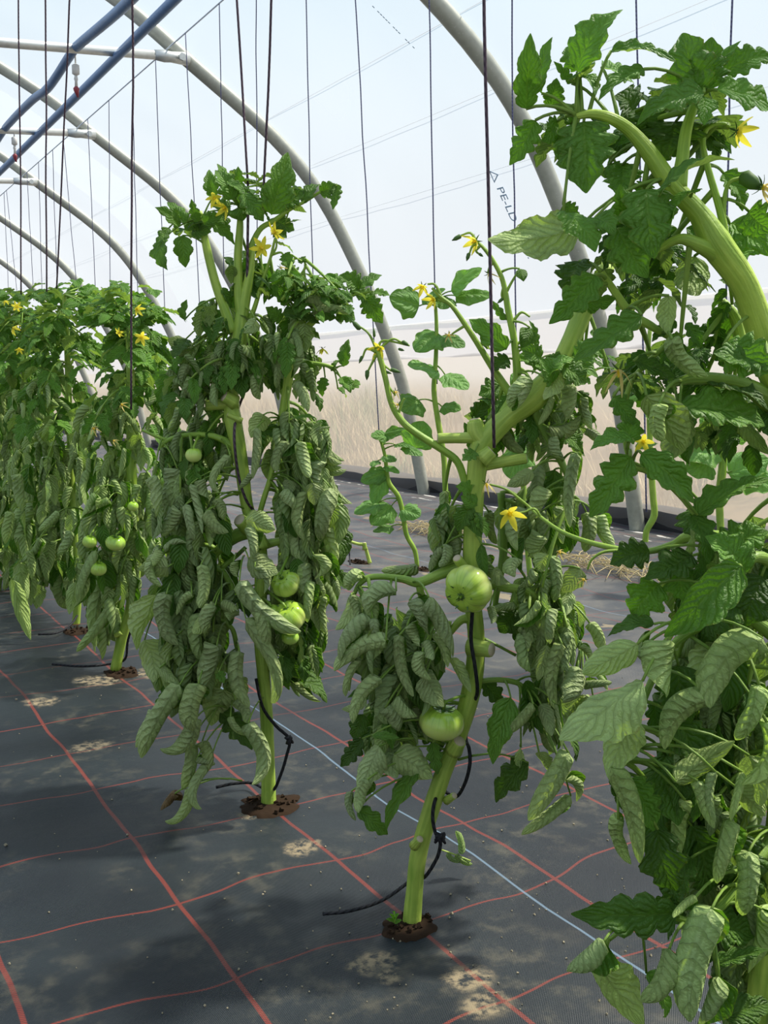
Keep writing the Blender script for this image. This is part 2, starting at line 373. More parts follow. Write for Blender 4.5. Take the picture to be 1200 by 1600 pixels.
# rail that clamps the side curtain, film wires
b = MB(); pr = prof_out(.075); q = min(pr, key=lambda p: abs(p.z-1.53) + (10 if p.x < 0 else 0))
b.box((q.x+.02, 17.5, 1.53), .02, 38, .035); tag(b.build('trim_1', M['film_lap'], smooth=False), 'pale rail clamping the side curtain', kind='structure')
for (x_, z_), wl_ in zip(((3.46, 3.065), (3.859, 2.746), (4.163, 2.359)), ('highest', 'middle', 'lowest')):
    b = MB(); b.tube([(x_+.085, -1, z_+.10), (x_+.085, 36, z_+.10)], .0022, 5)
    tag(b.build('film_wire', M['wire']), wl_+' of three thin pale wires running lengthwise over the arches', 'wire', 'wires under the film')
b = MB(); pts = []
V, F = [], []
ysb = frange(-1, 36, .25)
for y in ysb:
    h = .15+.05*noise.noise(Vector((y*1.3, 0, 5)))
    for (dx, z) in ((-.022, -.02), (-.015, h*.7), (-.006, h), (.004, h*.6), (.008, -.02)):
        V.append((5.168+dx-(.05*(z-.02)), y, z+.03))
F = [(j*5+i, j*5+i+1, (j+1)*5+i+1, (j+1)*5+i) for j in range(len(ysb)-1) for i in range(4)]
tag(link('baseboard_right', mesh('baseboard_right', V, F, M['black'])), 'black plastic skirt tucked along the foot of the curtain', kind='structure')
# outside: field, hedge, grass against the curtain
k = N('dry_field'); oo = k.new('TexCoord').outputs['Object']; n = k.noise(oo, .25, 4); n2 = k.noise(oo, 6, 4)
fx = k.new('SeparateXYZ'); k.l.new(oo, fx.inputs[0])
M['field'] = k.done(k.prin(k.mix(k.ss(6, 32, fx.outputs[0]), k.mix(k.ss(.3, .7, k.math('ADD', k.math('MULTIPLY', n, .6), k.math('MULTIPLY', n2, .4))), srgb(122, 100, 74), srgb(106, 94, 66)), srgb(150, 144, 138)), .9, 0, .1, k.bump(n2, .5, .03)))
def zf(x, y): return -.06 + .05*max(0, x-5.5) + .35*sm(7, 16, x) + 1.2*sm(12, 90, x) + .15*noise.noise(Vector((x*.3, y*.3, 2)))*sm(5.5, 8, x)
xs = [5.3, 5.6, 6, 6.5, 7, 8, 9, 11, 13, 16, 20, 26, 35, 50, 90]; ys2 = frange(-30, 260, 3)
V = [(x, y, zf(x, y)) for y in ys2 for x in xs]; nx = len(xs)
F = [(j*nx+i, j*nx+i+1, (j+1)*nx+i+1, (j+1)*nx+i) for j in range(len(ys2)-1) for i in range(nx-1)]
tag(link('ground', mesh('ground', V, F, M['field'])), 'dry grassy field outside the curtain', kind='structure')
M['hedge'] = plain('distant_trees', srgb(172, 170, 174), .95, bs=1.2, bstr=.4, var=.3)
V, F = [], []
hx = frange(-20, 260, 3)
for i, y in enumerate(hx):
    h = 1.2+.3*noise.noise(Vector((y*.14, 0, 0)))+.7*noise.noise(Vector((y*.6, 4, 0)))
    for (dx, z) in ((0, 0), (-.4, h*.5), (0, h*.85), (1.2, h), (3, h*.8), (4, 0)): V.append((84+dx+.6*noise.noise(Vector((y*.4, z, 1))), y, 4.6+z))
F = [(j*6+i, (j+1)*6+i, (j+1)*6+i+1, j*6+i+1) for j in range(len(hx)-1) for i in range(5)]
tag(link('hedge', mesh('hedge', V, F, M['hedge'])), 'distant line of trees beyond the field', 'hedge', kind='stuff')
rg = random.Random(4)
def tuft(n, c, h, mat, spread=.12):
    b = MB()
    for _ in range(n):
        a = rg.uniform(0, 6.28); r = rg.uniform(0, spread); p = Vector((c[0]+r*math.cos(a), c[1]+r*math.sin(a), c[2]))
        d = Vector((rg.uniform(-.5, .35), rg.uniform(-.5, .5), 1)).normalized(); L = h*rg.uniform(.5, 1.1)
        q = p+d*L*.6; e_ = q+Vector((d.x*1.8, d.y*1.8, .5)).normalized()*L*.5; w = Vector((-d.y, d.x, 0)).normalized()*.0035 if abs(d.x)+abs(d.y) > .01 else Vector((.004, 0, 0))
        b.add([p-w, p+w, q+w*.8, q-w*.8, e_], [(0, 1, 2, 3), (3, 2, 4)])
    return b
for i in range(60):
    y = rg.uniform(2.5, 26) if i > 12 else rg.uniform(7.2, 10); x = 5.62+rg.uniform(0, .5); hh = rg.uniform(.25, .6)
    b = tuft(55, (x, y, -.05), hh, None, .16)
    o = b.build('grass_tuft', M['drygrass' if rg.random() < .75 else 'greengrass'], smooth=False)
    tag(o, 'dry grass growing against the outside of the side curtain', 'grass', 'grass outside the curtain', 'stuff')
for i in range(70):
    y = rg.uniform(2, 30); x = rg.uniform(6.2, 12); hh = rg.uniform(.5, 1.2)
    b = tuft(70, (x, y, zf(x, y)-.03), hh, None, .45)
    for f_ in range(0): pass
    tag(b.build('tall_grass', M['drygrass' if rg.random() < .7 else 'greengrass'], smooth=False), 'clump of tall dry grass in the field outside', 'grass', 'grass outside the curtain', 'stuff')
# ties, purlins, misters
for j, Y in enumerate(HOOPS[3:9]):
    r = empty('tie_bar', (2.75, Y-.06, 3.5))
    tag(r, ['pale galvanised cross bar clamped to the second arch', 'shorter pale cross bar at the left edge, below the first', 'small cross bar far down the tunnel, lowest at the left edge'][j] if j < 3 else 'cross bar far down the tunnel', 'cross bar', 'cross bars')
    A = Vector((2.62, Y-.06, 3.505)); B = Vector((1.0, Y-.06, 3.375)); Cc = Vector((-4.3, Y-.06, 3.375))
    b = MB(); b.tube([A, B, Cc], .034, 12); b.build('pipe', M['tie'], r, off=r.location)
    b = MB(); b.tube([A+Vector((-.03, 0, 0)), A+Vector((.05, 0, .002)), A+Vector((.1, 0, .004)), A+Vector((.24, .02, .015))], [.036, .045, .04, .05], 12, squash=1)
    c = b.build('clamp', M['tie'], r, off=r.location)
    b = MB(); b.tube([A+Vector((.17, -.06, .0)), A+Vector((.17, .06, .0))], .018, 6); b.tube([A+Vector((.17, -.07, .0)), A+Vector((.17, -.05, .0))], .03, 6)
    b.build('bolt', M['tie'], c, smooth=False, off=r.location)
def purlin(pts, lab):
    b = MB(); b.tube(catmull(pts, 6), .034, 12); tag(b.build('purlin', M['bluepipe']), lab, 'pipe')
P1p = [(2.0, -1, 3.37), (2.0, 5, 3.37), (2.0, 6.485, 3.372), (2.0, 7.75, 3.455), (2.0, 8.0, 3.455), (2.0, 8.75, 3.40), (2.0, 9.4, 3.445)]
for Y in HOOPS[4:10]: P1p += [(2.0, Y-.12, 3.47), (2.0, Y+.9, 3.42)]
purlin(P1p, 'blue-grey pipe that kinks where it crosses the first cross bar')
purlin([(2.3, -1, 3.44), (2.3, 12, 3.445), (2.3, 36, 3.45)], 'straight blue-grey pipe running down the tunnel below the kinked one')
for j, Y in enumerate((7.92, 10.6)):
    p = at_Y(118, 100, 7.92) if j == 0 else Vector((2.08, 10.6, 3.4))
    r = empty('mist_nozzle', p); tag(r, 'white hanging mister with a red tip under the first cross bar' if j == 0 else 'white hanging mister at the left edge, farther off', 'mister', 'hanging misters')
    b = MB(); b.tube([(0, 0, .09), (0, 0, 0)], .006, 6); b.build('hose', M['white'], r)
    b = MB(); b.tube([(0, 0, 0), (0, 0, -.01), (0, 0, -.07), (0, 0, -.08)], [.012, .028, .028, .012], 10); b.build('weight', M['white'], r)
    b = MB(); b.tube([(0, 0, -.08), (0, 0, -.11), (0, 0, -.12), (0, 0, -.16)], [.01, .016, .01, .012], 8); b.build('valve', M['white'], r)
    b = MB(); b.tube([(0, 0, -.16), (0, 0, -.175), (0, 0, -.19), (.01, 0, -.235)], [.012, .024, .02, .006], 8); b.build('nozzle', M['red'], r)
# printing on the film: measured points on the film surface
def on_film(x, y):
    r = ray(x, y); best = None
    pr = prof_out(.055)
    for i in range(len(pr)-1):
        a, c = pr[i], pr[i+1]
        if a.x < -.8: continue
        # solve CAM + r t = on the segment in the xz plane
        dx, dz = c.x-a.x, c.z-a.z; det = r.x*(-dz)+dx*r.z
        if abs(det) < 1e-9: continue
        t = ((a.x-CAM.x)*(-dz)+dx*(a.z-CAM.z))/det; s = (r.x*(a.z-CAM.z)-r.z*(a.x-CAM.x))/det
        if t > 0 and -.001 <= s <= 1.001 and (best is None or t < best[0]): best = (t, Vector((dx, 0, dz)).normalized())
    return CAM+r*best[0], best[1]
def film_text(txt, x0, y0, size, lab):
    p, t = on_film(x0, y0)
    dn = -t if t.z > 0 else t          # runs down the slope
    up_ = Vector((0, 1, 0)); nrm = dn.cross(up_)
    if nrm.dot(CAM-p) < 0: up_ = -up_; nrm = dn.cross(up_)
    cu = bpy.data.curves.new('film_print', 'FONT'); cu.body = txt; cu.size = size; cu.extrude = .0008; cu.materials.append(M['print'])
    tmp = bpy.data.objects.new('t', cu); me = bpy.data.meshes.new_from_object(tmp); bpy.data.objects.remove(tmp)
    o = link('film_print', me)
    o.matrix_world = Matrix.Translation(p + nrm*.03) @ Matrix((dn, up_, nrm)).transposed().to_4x4()
    tag(o, lab, 'lettering')
film_text('△ PE-LD   .........', 768, 262, .10, 'pale blue printed letters running down the film beside the near arch')
film_text('- ----- ---  -- -', 583, 4, .07, 'faint printed marks on the film near the top of the picture')
# ---------------------------------------------------------------- strings
def string(top, bot, rad, mat, lab, group, n=6, name='support_string'):
    b = MB(); k = 24; pts = []
    for i in range(k+1):
        t = i/k; p = Vector(top).lerp(Vector(bot), t); s = math.sin(math.pi*t)*.006
        pts.append(p+Vector((s*noise.noise(p*3), s*noise.noise(p*3+Vector((9, 0, 0))), 0)))
    b.tube(pts, rad, n); return tag(b.build(name, mat), lab, 'string', group)
def back_pt(x, y):
    X = 3.0
    for _ in range(8): p = at_X(x, y, X); X = 3.08-.107*p.z
    return at_X(x, y, X)
BW = (2.70, 3.57)
b = MB(); b.tube([(BW[0], -1, BW[1]), (BW[0], 36, BW[1])], .006, 5); tag(b.build('string_wire', M['wire']), 'wire under the arches that the thin far strings hang from', 'wire')
b = MB(); b.tube([(.9, -1, 3.5), (.9, 36, 3.5)], .006, 5); tag(b.build('string_wire', M['wire']), 'wire overhead of the near tomato row', 'wire')
def back_string(x0, y0, x1, y1, lab):
    a, c = back_pt(x0, y0), back_pt(x1, y1); d = a-c
    t = (BW[1]-c.z)/d.z; top = c+d*t; top.x = BW[0]
    string(top, c, .0036, M['twine'], lab, 'thin strings of the far row', 5)
for a in [(478, 0, 490, 470, 'thin dark string passing the top of the middle left tomato plant'), (555, 0, 593, 690, 'thin dark string ending free in front of the side curtain'),
          (670, 0, 683, 600, 'thin dark string that a cucumber vine climbs beside the yellow flowers'), (799, 0, 807, 600, 'thin dark string just right of the thick twine of the middle plant'),
          (994, 0, 1010, 800, 'thin dark string running behind the top of the right plant'), (1143, 0, 1130, 700, 'thin dark string nearest the right edge')]: back_string(*a)
for x0, y0, x1, y1 in [(401, 0, 402, 420), (343, 20, 350, 430), (290, 62, 312, 480), (243, 95, 258, 500), (207, 130, 216, 480), (170, 150, 172, 470), (137, 187, 150, 470), (98, 190, 122, 470), (82, 228, 90, 470), (60, 250, 66, 470), (42, 268, 53, 470), (10, 295, 28, 470), (4, 250, 14, 470)]:
    a = back_pt(x0, y0)
    k_ = at_X(x0, y0, BW[0]); c = back_pt(x1, y1)
    string((BW[0], k_.y, BW[1]), c, .0036, M['twine'], 'thin dark string of the far row hanging behind the tomato tops', 'thin strings of the far row', 5)
    b = None
def front_string(x0, y0, x1, y1, rad, lab, mat='rope'):
    a, c = at_X(x0, y0, .96), at_X(x1, y1, .96); d = a-c
    string(c+d*((3.5-c.z)/d.z), c, rad, M[mat], lab, 'twines of the tomato row', 7)
for a in [(757, 0, 772, 700, .0027, 'thick twisted twine tied to the middle tomato plant'), (370, 0, 388, 300, .0028, 'left of two twisted twines over the left tomato plant'),
          (424, 0, 410, 340, .0028, 'right of two twisted twines over the left tomato plant'), (207, 0, 205, 640, .0034, 'twisted twine straight down to the plants left of the tall left plant'),
          (110, 0, 88, 460, .0032, 'twine leaning left over the far tomato row'), (71, 0, 73, 460, .0034, 'upright twine over the far tomato row'), (29, 0, 33, 460, .0034, 'twine nearest the left edge')]: front_string(*a)
# ---------------------------------------------------------------- leaflets: a library of shapes, all running from (0,0,0) to (0,1,0)
def leaflet(kind, seed):
    r = random.Random(seed*7+len(kind)*131+ord(kind[0]))
    nu, nv = (28, 10) if kind == 'f' else (20, 10) if kind in 'bv' else (18, 12)
    if kind == 's': nu, nv = 9, 6
    A0 = dict(c=r.uniform(2.7, 4.3), k=r.uniform(2.6, 3.6), f=r.uniform(.15, .45), b=r.uniform(.9, 1.5), s=.7, v=.2)[kind]
    hw = dict(c=.42, k=.36, f=.27, b=.34, s=.22, v=.5)[kind]
    bend = dict(c=r.uniform(-.9, 1.4), k=1.9, f=r.uniform(.1, 1.1), b=r.uniform(-.2, .9), s=r.uniform(-.3, 1.2), v=.5)[kind]
    side = dict(c=r.uniform(-.9, .9), k=0, f=r.uniform(-.3, .3), b=r.uniform(-.35, .35), s=0, v=0)[kind]
    if kind == 'k': side = 1.9*(1 if seed % 2 else -1); bend = r.uniform(-.2, .3)
    tw = r.uniform(-.8, .8) if kind in 'cfb' else 0
    lob = r.uniform(.16, .34) if kind == 'f' else (.10 if kind == 'b' else .0); nl = r.choice([3, 3.5, 4, 4.5])
    # spine by integrating the heading
    pts = [Vector((0, 0, 0))]; head = []
    for i in range(nu):
        u = (i+.5)/nu; a = bend*(u-.3) if kind != 'k' else bend*(u-.5); s_ = side*(u-.5)*(1.0 if kind != 'k' else (.4+1.2*u))
        h = Vector((math.sin(s_), math.cos(s_)*math.cos(a), -math.sin(a))); head.append(h); pts.append(pts[-1]+h/nu)
    end = pts[-1]; R = end.rotation_difference(Vector((0, 1, 0))).to_matrix(); sc = 1/end.length
    pts = [R @ p*sc for p in pts]; head = [R @ h for h in head]; head.append(head[-1])
    V, F, uv = [], [], []
    ph0 = r.uniform(0, 6)
    for i in range(nu+1):
        u = i/nu
        if kind == 'v':
            w = max(.02, math.sin(math.pi*min(1, u**.62))**.55)*(1-.12*u)*(1+.10*math.cos(u*15))
        else:
            w = max(.0, math.sin(math.pi*u**.72))**.75*(1-.18*u) if 0 < u < 1 else .0
            if kind in 'ck' and 0 < u < 1: w = (math.sin(math.pi*u**.62)**.6)*(1-.55*u)*1.12
            w = max(w, .03)
            if lob: w *= 1+lob*(abs(math.sin(math.pi*(u**.9)*nl+.5*math.sin(ph0)))**.8*1.7-1)*(1 if u < .85 else .3) + (.05*(((u*14) % 1)-.5)*2 if kind == 'f' else 0)
        hwu = hw*w*sc*.9
        t = head[i]; x = Vector((1, 0, 0)); x = (x-t*x.dot(t)).normalized(); z = x.cross(t)
        a = tw*(u-.5); x, z = x*math.cos(a)+z*math.sin(a), z*math.cos(a)-x*math.sin(a)
        A = A0*(.22+.78*w) if kind in 'ck' else (A0*(.45+.55*w) if kind == 'b' else A0)
        rad = hwu/max(A, .05)
        for j in range(nv+1):
            tt = 2*j/nv-1; q = tt*A
            if kind == 'c' or kind == 'k':
                rr = rad*(1-.24*tt); v = x*(rr*math.sin(q)) + z*(rr*(1-math.cos(q)))
                v = v*(1+.02*math.sin(u*9*6.28-abs(tt)*6)+.22*noise.noise(Vector((u*3, seed*3.1, tt))))
            else:
                v = x*(rad*math.sin(q)) + z*(rad*(1-math.cos(q)))
                pk = math.sin(u*(8 if kind != 'v' else 5)*6.28-abs(tt)*9)
                v = v + z*(.007*pk*w*(.4+abs(tt))) + z*(.05*w*noise.noise(Vector((u*4, tt*2, seed*2.7)))) + z*(.05*w*math.sin(u*6+ph0+tt*2.5)*abs(tt))
                if kind == 'f': v = v + z*(.10*abs(tt)*w) ; v = v - z*(.09*w*tt*tt*tt*tt)
                if kind in 'vs': v = v - z*(.10*tt*tt*w) + z*.05*math.sin(tt*7+ph0)*w
            V.append(pts[i]+v - (z*rad*.5 if kind in 'ck' else Vector((0, 0, 0)))); uv.append((j/nv, u))
    n = nv+1
    F = [(i*n+j, i*n+j+1, (i+1)*n+j+1, (i+1)*n+j) for i in range(nu) for j in range(nv)]
    me = mesh('leaflet_'+kind, V, F, M['vine_leaf'] if kind == 'v' else M['leaf'], True, uv)
    me['w'] = 2*hw*.9*sc if kind in 'fsv' else (2*hw*.9*sc*math.sin(min(A0, 1.57))/A0)
    return me
LIB = {kd: [leaflet(kd, i) for i in range(n)] for kd, n in dict(c=12, k=8, f=10, b=7, s=5, v=5).items()}
LIBB = {}
for kd in 'cbf':
    LIBB[kd] = []
    for me in LIB[kd][:2]:
        m2 = me.copy(); m2.materials[0] = M['brown_leaf']; LIBB[kd].append(m2)
MW = {}
for kd, l in LIB.items():
    for me in l: MW[me.name] = me['w']
CACHE = {}
def uvs_of(me):
    U = [(0, 0)]*len(me.vertices); d = me.uv_layers[0].data
    for lp in me.loops: U[lp.vertex_index] = tuple(d[lp.index].uv)
    return U
RG = random.Random(11)
def put_leaflet(parent, off, kind, P0, P1, w, roll=None, tint=(1, 1, 1), var=None, rg=RG, name='leaflet', facing=None):
    """a leaflet from P0 to P1, w wide (metres)"""
    kd = kind[0]; lib = LIB[kd]
    if kind == 'k+': lib = LIB['k'][1::2]
    if kind == 'k-': lib = LIB['k'][0::2]
    if kind.endswith('!'): lib = LIBB[kd]
    me = lib[(var if var is not None else rg.randrange(100)) % len(lib)]
    Y = P1-P0; L = Y.length
    if L < 1e-4: return None
    y = Y/L; tocam = (CAM-P0).normalized()
    if facing is not None: z0 = facing
    elif kd in 'fsv': z0 = tocam*.75+Vector((0, 0, .65))
    else: z0 = -tocam
    z0 = z0 - y*z0.dot(y)
    if z0.length < 1e-3: z0 = y.orthogonal()
    z0.normalize(); x0 = y.cross(z0)
    a = roll if roll is not None else rg.gauss(0, {'k': .2, 'c': .95}.get(kd, .45))
    z = z0*math.cos(a)+x0*math.sin(a); x = y.cross(z)
    sx = w/(MW.get(me.name) or MW[LIB[kd][0].name])
    sz = sx if kd in 'ck' else (sx+L)*.5
    o = bpy.data.objects.new(name, me); COL.objects.link(o); o.parent = parent
    o.matrix_local = Matrix.Translation(P0-off) @ (Matrix((x*sx, y*L, z*sz)).transposed()).to_4x4()
    v = rg.uniform(.88, 1.12); o.color = (tint[0]*v, tint[1]*v, tint[2]*rg.uniform(.85, 1.1)*v, 1)
    return o

def fruit_mesh(seed, ribs=7, flat=.78, depth=.10):
    r = random.Random(seed); nu, nv = 22, 48; V, F = [], []
    ph = r.uniform(0, 6)
    for i in range(nu+1):
        th = math.pi*i/nu
        for j in range(nv):
            f = 2*math.pi*j/nv; fr = f+.18*math.sin(f*2+ph)
            rib = 1-depth*(abs(math.sin(fr*ribs/2))**.5*-1+1)*(math.sin(th)**.6)*(.55+.45*math.cos(th))*1.3
            rr = math.sin(th)*rib*(1+.05*math.sin(f+ph))
            z = math.cos(th)*flat - .22*math.exp(-(th/.35)**2) + .05*math.exp(-((math.pi-th)/.3)**2)
            V.append((rr*math.cos(f), rr*math.sin(f), z))
    F = [(i*nv+j, i*nv+(j+1) % nv, (i+1)*nv+(j+1) % nv, (i+1)*nv+j)[::-1] for i in range(nu) for j in range(nv)]
    return mesh('tomato', V, F, M['tomato'])
FRUIT = [fruit_mesh(1, 7, .82, .16), fruit_mesh(2, 9, .76, .09), fruit_mesh(3, 6, .84, .12), fruit_mesh(4, 5, .92, .02)]
def star(n, r0, L, w, droop, mat, name, tipup=0, th=.0):
    V, F = [], []
    for i in range(n):
        a = 2*math.pi*i/n; d = Vector((math.cos(a), math.sin(a), 0)); s = Vector((-d.y, d.x, 0)); b = len(V)
        for k in range(6):
            u = k/5; wd = w*math.sin(math.pi*min(.97, .12+u*.85))**.8; p = d*(r0+L*u) + Vector((0, 0, -droop*u*u*L+tipup*u**3*L))
            V += [p-s*wd+Vector((0, 0, w*.4)), p, p+s*wd+Vector((0, 0, w*.4))]
            if k: q = b+(k-1)*3; F += [(q, q+1, q+4, q+3), (q+1, q+2, q+5, q+4)]
    return mesh(name, V, F, mat)
CALYX = star(6, .02, .75, .10, .25, M['calyx'], 'calyx', .5)
SEPAL = star(5, .01, .7, .09, .5, M['calyx'], 'sepals')
PETAL = [star(6, .02, 1.0, .22, .25, M['petal'], 'petals'), star(5, .02, 1.0, .24, -.8, M['petal'], 'petals'), star(5, .02, .8, .10, -1.6, M['petal_pale'], 'petals')]
b_ = MB(); b_.tube([(0, 0, -.1), (0, 0, .0), (0, 0, .35), (0, 0, .7)], [.12, .2, .15, .03], 8)
me_c = mesh('anther_cone', b_.V, b_.F, M['anther']); b_ = MB(); b_.tube([(0, 0, 0), (0, 0, .15), (0, 0, .6), (0, 0, 1)], [.08, .22, .2, .03], 7); me_b = mesh('bud', b_.V, b_.F, M['calyx'])
def frame(z, spin=0):
    z = z.normalized(); x = z.orthogonal().normalized(); y = z.cross(x)
    return Matrix((x, y, z)).transposed() @ Matrix.Rotation(spin, 3, 'Z')
def put(parent, off, me, P, z, s, name, spin=0, color=None, sz=None):
    o = bpy.data.objects.new(name, me); COL.objects.link(o); o.parent = parent
    Rm = frame(z, spin) @ Matrix.Diagonal((s, s, sz or s)); o.matrix_local = Matrix.Translation(P-off) @ Rm.to_4x4()
    if color: o.color = color+(1,)
    return o

# ---------------------------------------------------------------- plants
class Plant:
    def __init__(s, label, base, depth, group='tomato plants of the row', seed=1, name='tomato_plant', cat='plant'):
        s.D = depth; s.root = empty(name, base); s.off = Vector(base); s.rg = random.Random(seed)
        tag(s.root, label, cat, group); s.sk = []; s.n = 0; s.tint = (1, 1, 1)
    def P(s, x, y, dd=0):      # on an upright plane through the stem, dd metres behind it
        r = ray(x, y); return CAM + r*((s.D+dd)/(r.x*math.sin(YAW)+r.y*math.cos(YAW)))
    def px(s, w, dd=0): return w/FPX*(s.D+dd)
    def stem(s, name, pts, ws, n=12, color=(1, 1, 1), mat='stem', sub=5, skel=True, label=None, parent=None, bumpy=.05):
        P = catmull([s.P(*p) for p in pts], sub); R = lerps([s.px(w)/2 for w in ws], len(P))
        R = [r*(1+bumpy*noise.noise(p*22)) for r, p in zip(R, P)]
        b = MB(); b.tube(P, R, n); o = b.build(name, M[mat], parent or s.root, off=s.off); o.color = color+(1,)
        if skel: s.sk += P
        if label: o['label'] = label
        return o
    def near(s, p, up=.0):
        q = min(s.sk, key=lambda a: (a-p).length + (0 if a.z >= p.z-.02 else .08) + s.rg.uniform(0, .07)); return q
    def petiole(s, P0, frm=None, r=.0018, parent=None, name='leaf', maxlen=.13):
        q = frm or s.near(P0)
        if (q-P0).length > maxlen: q = P0+(q-P0).normalized()*maxlen
        m_ = q.lerp(P0, .55)+Vector((0, 0, .22*(q-P0).length))
        b = MB(); P = [q*(1-t)**2+m_*2*t*(1-t)+P0*t*t for t in (0, .2, .4, .6, .8, 1)]
        b.tube(P, [r*1.5, r*1.3, r*1.1, r, r, r], 6); o = b.build(name, M['stem'], parent or s.root, off=s.off); o.color = (.5, .62, .5, 1); return o
    def heroes(s, rows, tint=None, base_dd=0):
        """kind x0 y0 x1 y1 width [dd] [roll]: single leaflets seen in the picture, each on its own petiole"""
        for ln in rows.strip().split('\n'):
            f = ln.split()
            if not f or f[0] == '#': continue
            kd = f[0]; a = list(map(float, f[1:])); dd = (a[5] if len(a) > 5 else 0)+base_dd; roll = a[6] if len(a) > 6 else None
            t = tint or s.tint
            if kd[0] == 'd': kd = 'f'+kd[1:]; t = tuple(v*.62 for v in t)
            e_ = s.rg.uniform(-.02, .03)
            P0, P1 = s.P(a[0], a[1], dd), s.P(a[2], a[3], dd-e_)
            pet = s.petiole(P0)
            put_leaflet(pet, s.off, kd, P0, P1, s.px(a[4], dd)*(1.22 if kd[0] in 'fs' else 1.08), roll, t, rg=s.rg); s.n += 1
    def compound(s, B, n=5, L=.07, kinds='c', droop=.85, A=None, tint=None, wr=None, r=.0028):
        """a compound leaf: rachis from the stem A out to B, leaflets in pairs and one at the end"""
        rg = s.rg; A = A or s.near(B+Vector((0, 0, .06)))
        if (A-B).length > .24: A = B+(A-B).normalized()*.24
        d = B-A; m_ = A+d*.5+Vector((0, 0, .30*d.length if droop > .5 else .05*d.length))
        q = lambda t: A*(1-t)**2+m_*2*t*(1-t)+B*t*t
        b = MB(); b.tube([q(i/8) for i in range(9)], [r*(1.5-i/8*.7) for i in range(9)], 6)
        o = b.build('leaf', M['stem'], s.root, off=s.off); o.color = (.6, .72, .55, 1)
        hd = Vector((d.x, d.y, 0)); hd = hd.normalized() if hd.length > 1e-4 else Vector((1, 0, 0)); sd = Vector((-hd.y, hd.x, 0))
        spots = [(1.0, 0)]+[(t, sg) for t in (.9, .72, .54, .38) for sg in (1, -1)]
        for (t, sg) in spots[:n]:
            p = q(t); l = L*rg.uniform(.75, 1.25)*(1.1 if sg == 0 else 1)
            dr = (hd*(.75 if sg == 0 else .3)+sd*sg*rg.uniform(.5, .9))*(1-droop) + Vector((rg.gauss(0, .13), rg.gauss(0, .13), -1))*droop + Vector((0, 0, .15*(1-droop)))
            dr.normalize(); kd = rg.choice(kinds)
            w = {'c': .27, 'k': .24, 'f': .52, 'b': .48, 's': .5, 'v': .95}[kd]*l*rg.uniform(.8, 1.2)*(wr or 1)
            p0 = p+dr*.008
            put_leaflet(o, s.off, kd, p0, p0+dr*l, w, rg.gauss(0, .8) if kd in 'cb' else rg.gauss(0, .5), tint or s.tint, rg=rg); s.n += 1
        return o
    def fill(s, blobs, tint=None):
        """x y rx ry count Lpx kinds droop [dd spread]: compound leaves scattered through the volume of the crown"""
        for (x, y, rx, ry, cnt, L, kinds, droop, *dd) in blobs:
            sp = dd[0] if dd else .16; c0 = dd[1] if len(dd) > 1 else .04
            for i in range(cnt):
                a = s.rg.uniform(0, 6.283); q = math.sqrt(s.rg.random())
                z = s.rg.uniform(-sp, sp)+c0
                B = s.P(x+rx*q*math.cos(a), y+ry*q*math.sin(a), z)
                s.compound(B, s.rg.choice([5, 5, 7]), s.px(L), kinds, droop, tint=tint)
    def mass(s, blobs, tint=None, lq=1.0):
        """the inner foliage nobody could count: joined into one part"""
        rg = s.rg; b = MB()
        for (x, y, rx, ry, cnt, L, kinds, droop, *dd) in blobs:
            sp = dd[0] if dd else .16; c0 = dd[1] if len(dd) > 1 else .04
            for i in range(int(cnt*5)):
                a = rg.uniform(0, 6.283); q = math.sqrt(rg.random())
                p = s.P(x+rx*q*math.cos(a), y+ry*q*math.sin(a), c0+rg.uniform(-sp, sp)); kd = rg.choice(kinds)
                h = Vector((rg.gauss(0, 1), rg.gauss(0, 1), 0)).normalized()
                d = (h*(1-droop)+Vector((rg.gauss(0, .15), rg.gauss(0, .15), -1))*droop).normalized(); l = s.px(L)*rg.uniform(.75, 1.3)
                me = rg.choice(LIB[kd]); w = {'c': .25, 'k': .22, 'f': .62, 'b': .55, 's': .6}[kd]*l; sx = w/MW[me.name]
                z = (h*.5+Vector((0, 0, .8)) if kd in 'fs' else Vector((rg.gauss(0, 1), rg.gauss(0, 1), .2))); z = (z-d*z.dot(d)).normalized(); xx = d.cross(z)
                R = Matrix((xx*sx, d*l, z*(sx if kd in 'ck' else (sx+l)*.5))).transposed()
                if me.name not in CACHE: CACHE[me.name] = ([v.co.copy() for v in me.vertices], [tuple(f.vertices) for f in me.polygons], [me.uv_layers[0].data[0].uv.copy()]*0 or uvs_of(me))
                V, F, U = CACHE[me.name]; b.add([R @ v + p for v in V], F, 0, U)
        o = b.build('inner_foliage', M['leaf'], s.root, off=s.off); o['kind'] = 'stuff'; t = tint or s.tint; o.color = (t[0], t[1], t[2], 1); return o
    def flower(s, x, y, size, dd=0, z=None, kind=0, parent=None, pale=False):
        P = s.P(x, y, dd); z = z or (CAM-P).normalized()+Vector((s.rg.uniform(-.9, .9), s.rg.uniform(-.9, .9), -.5)); r = s.px(size, dd)/2
        o = put(parent or s.root, s.off, PETAL[kind], P, z, r, 'flower', s.rg.uniform(0, 6))
        for me, nm, k_ in ((me_c, 'anther_cone', .75), (SEPAL, 'sepal_ring', .8)):
            c = bpy.data.objects.new(nm, me); COL.objects.link(c); c.parent = o
            if nm == 'anther_cone': c.scale = (k_, k_, k_)
            else: c.location = (0, 0, -.10); c.scale = (k_, k_, k_)
        return o
    def bud(s, x0, y0, x1, y1, w, dd=0, parent=None):
        P0, P1 = s.P(x0, y0, dd), s.P(x1, y1, dd); L = (P1-P0).length
        return put(parent or s.root, s.off, me_b, P0, P1-P0, s.px(w, dd)*2.1, 'bud', 0, sz=L)
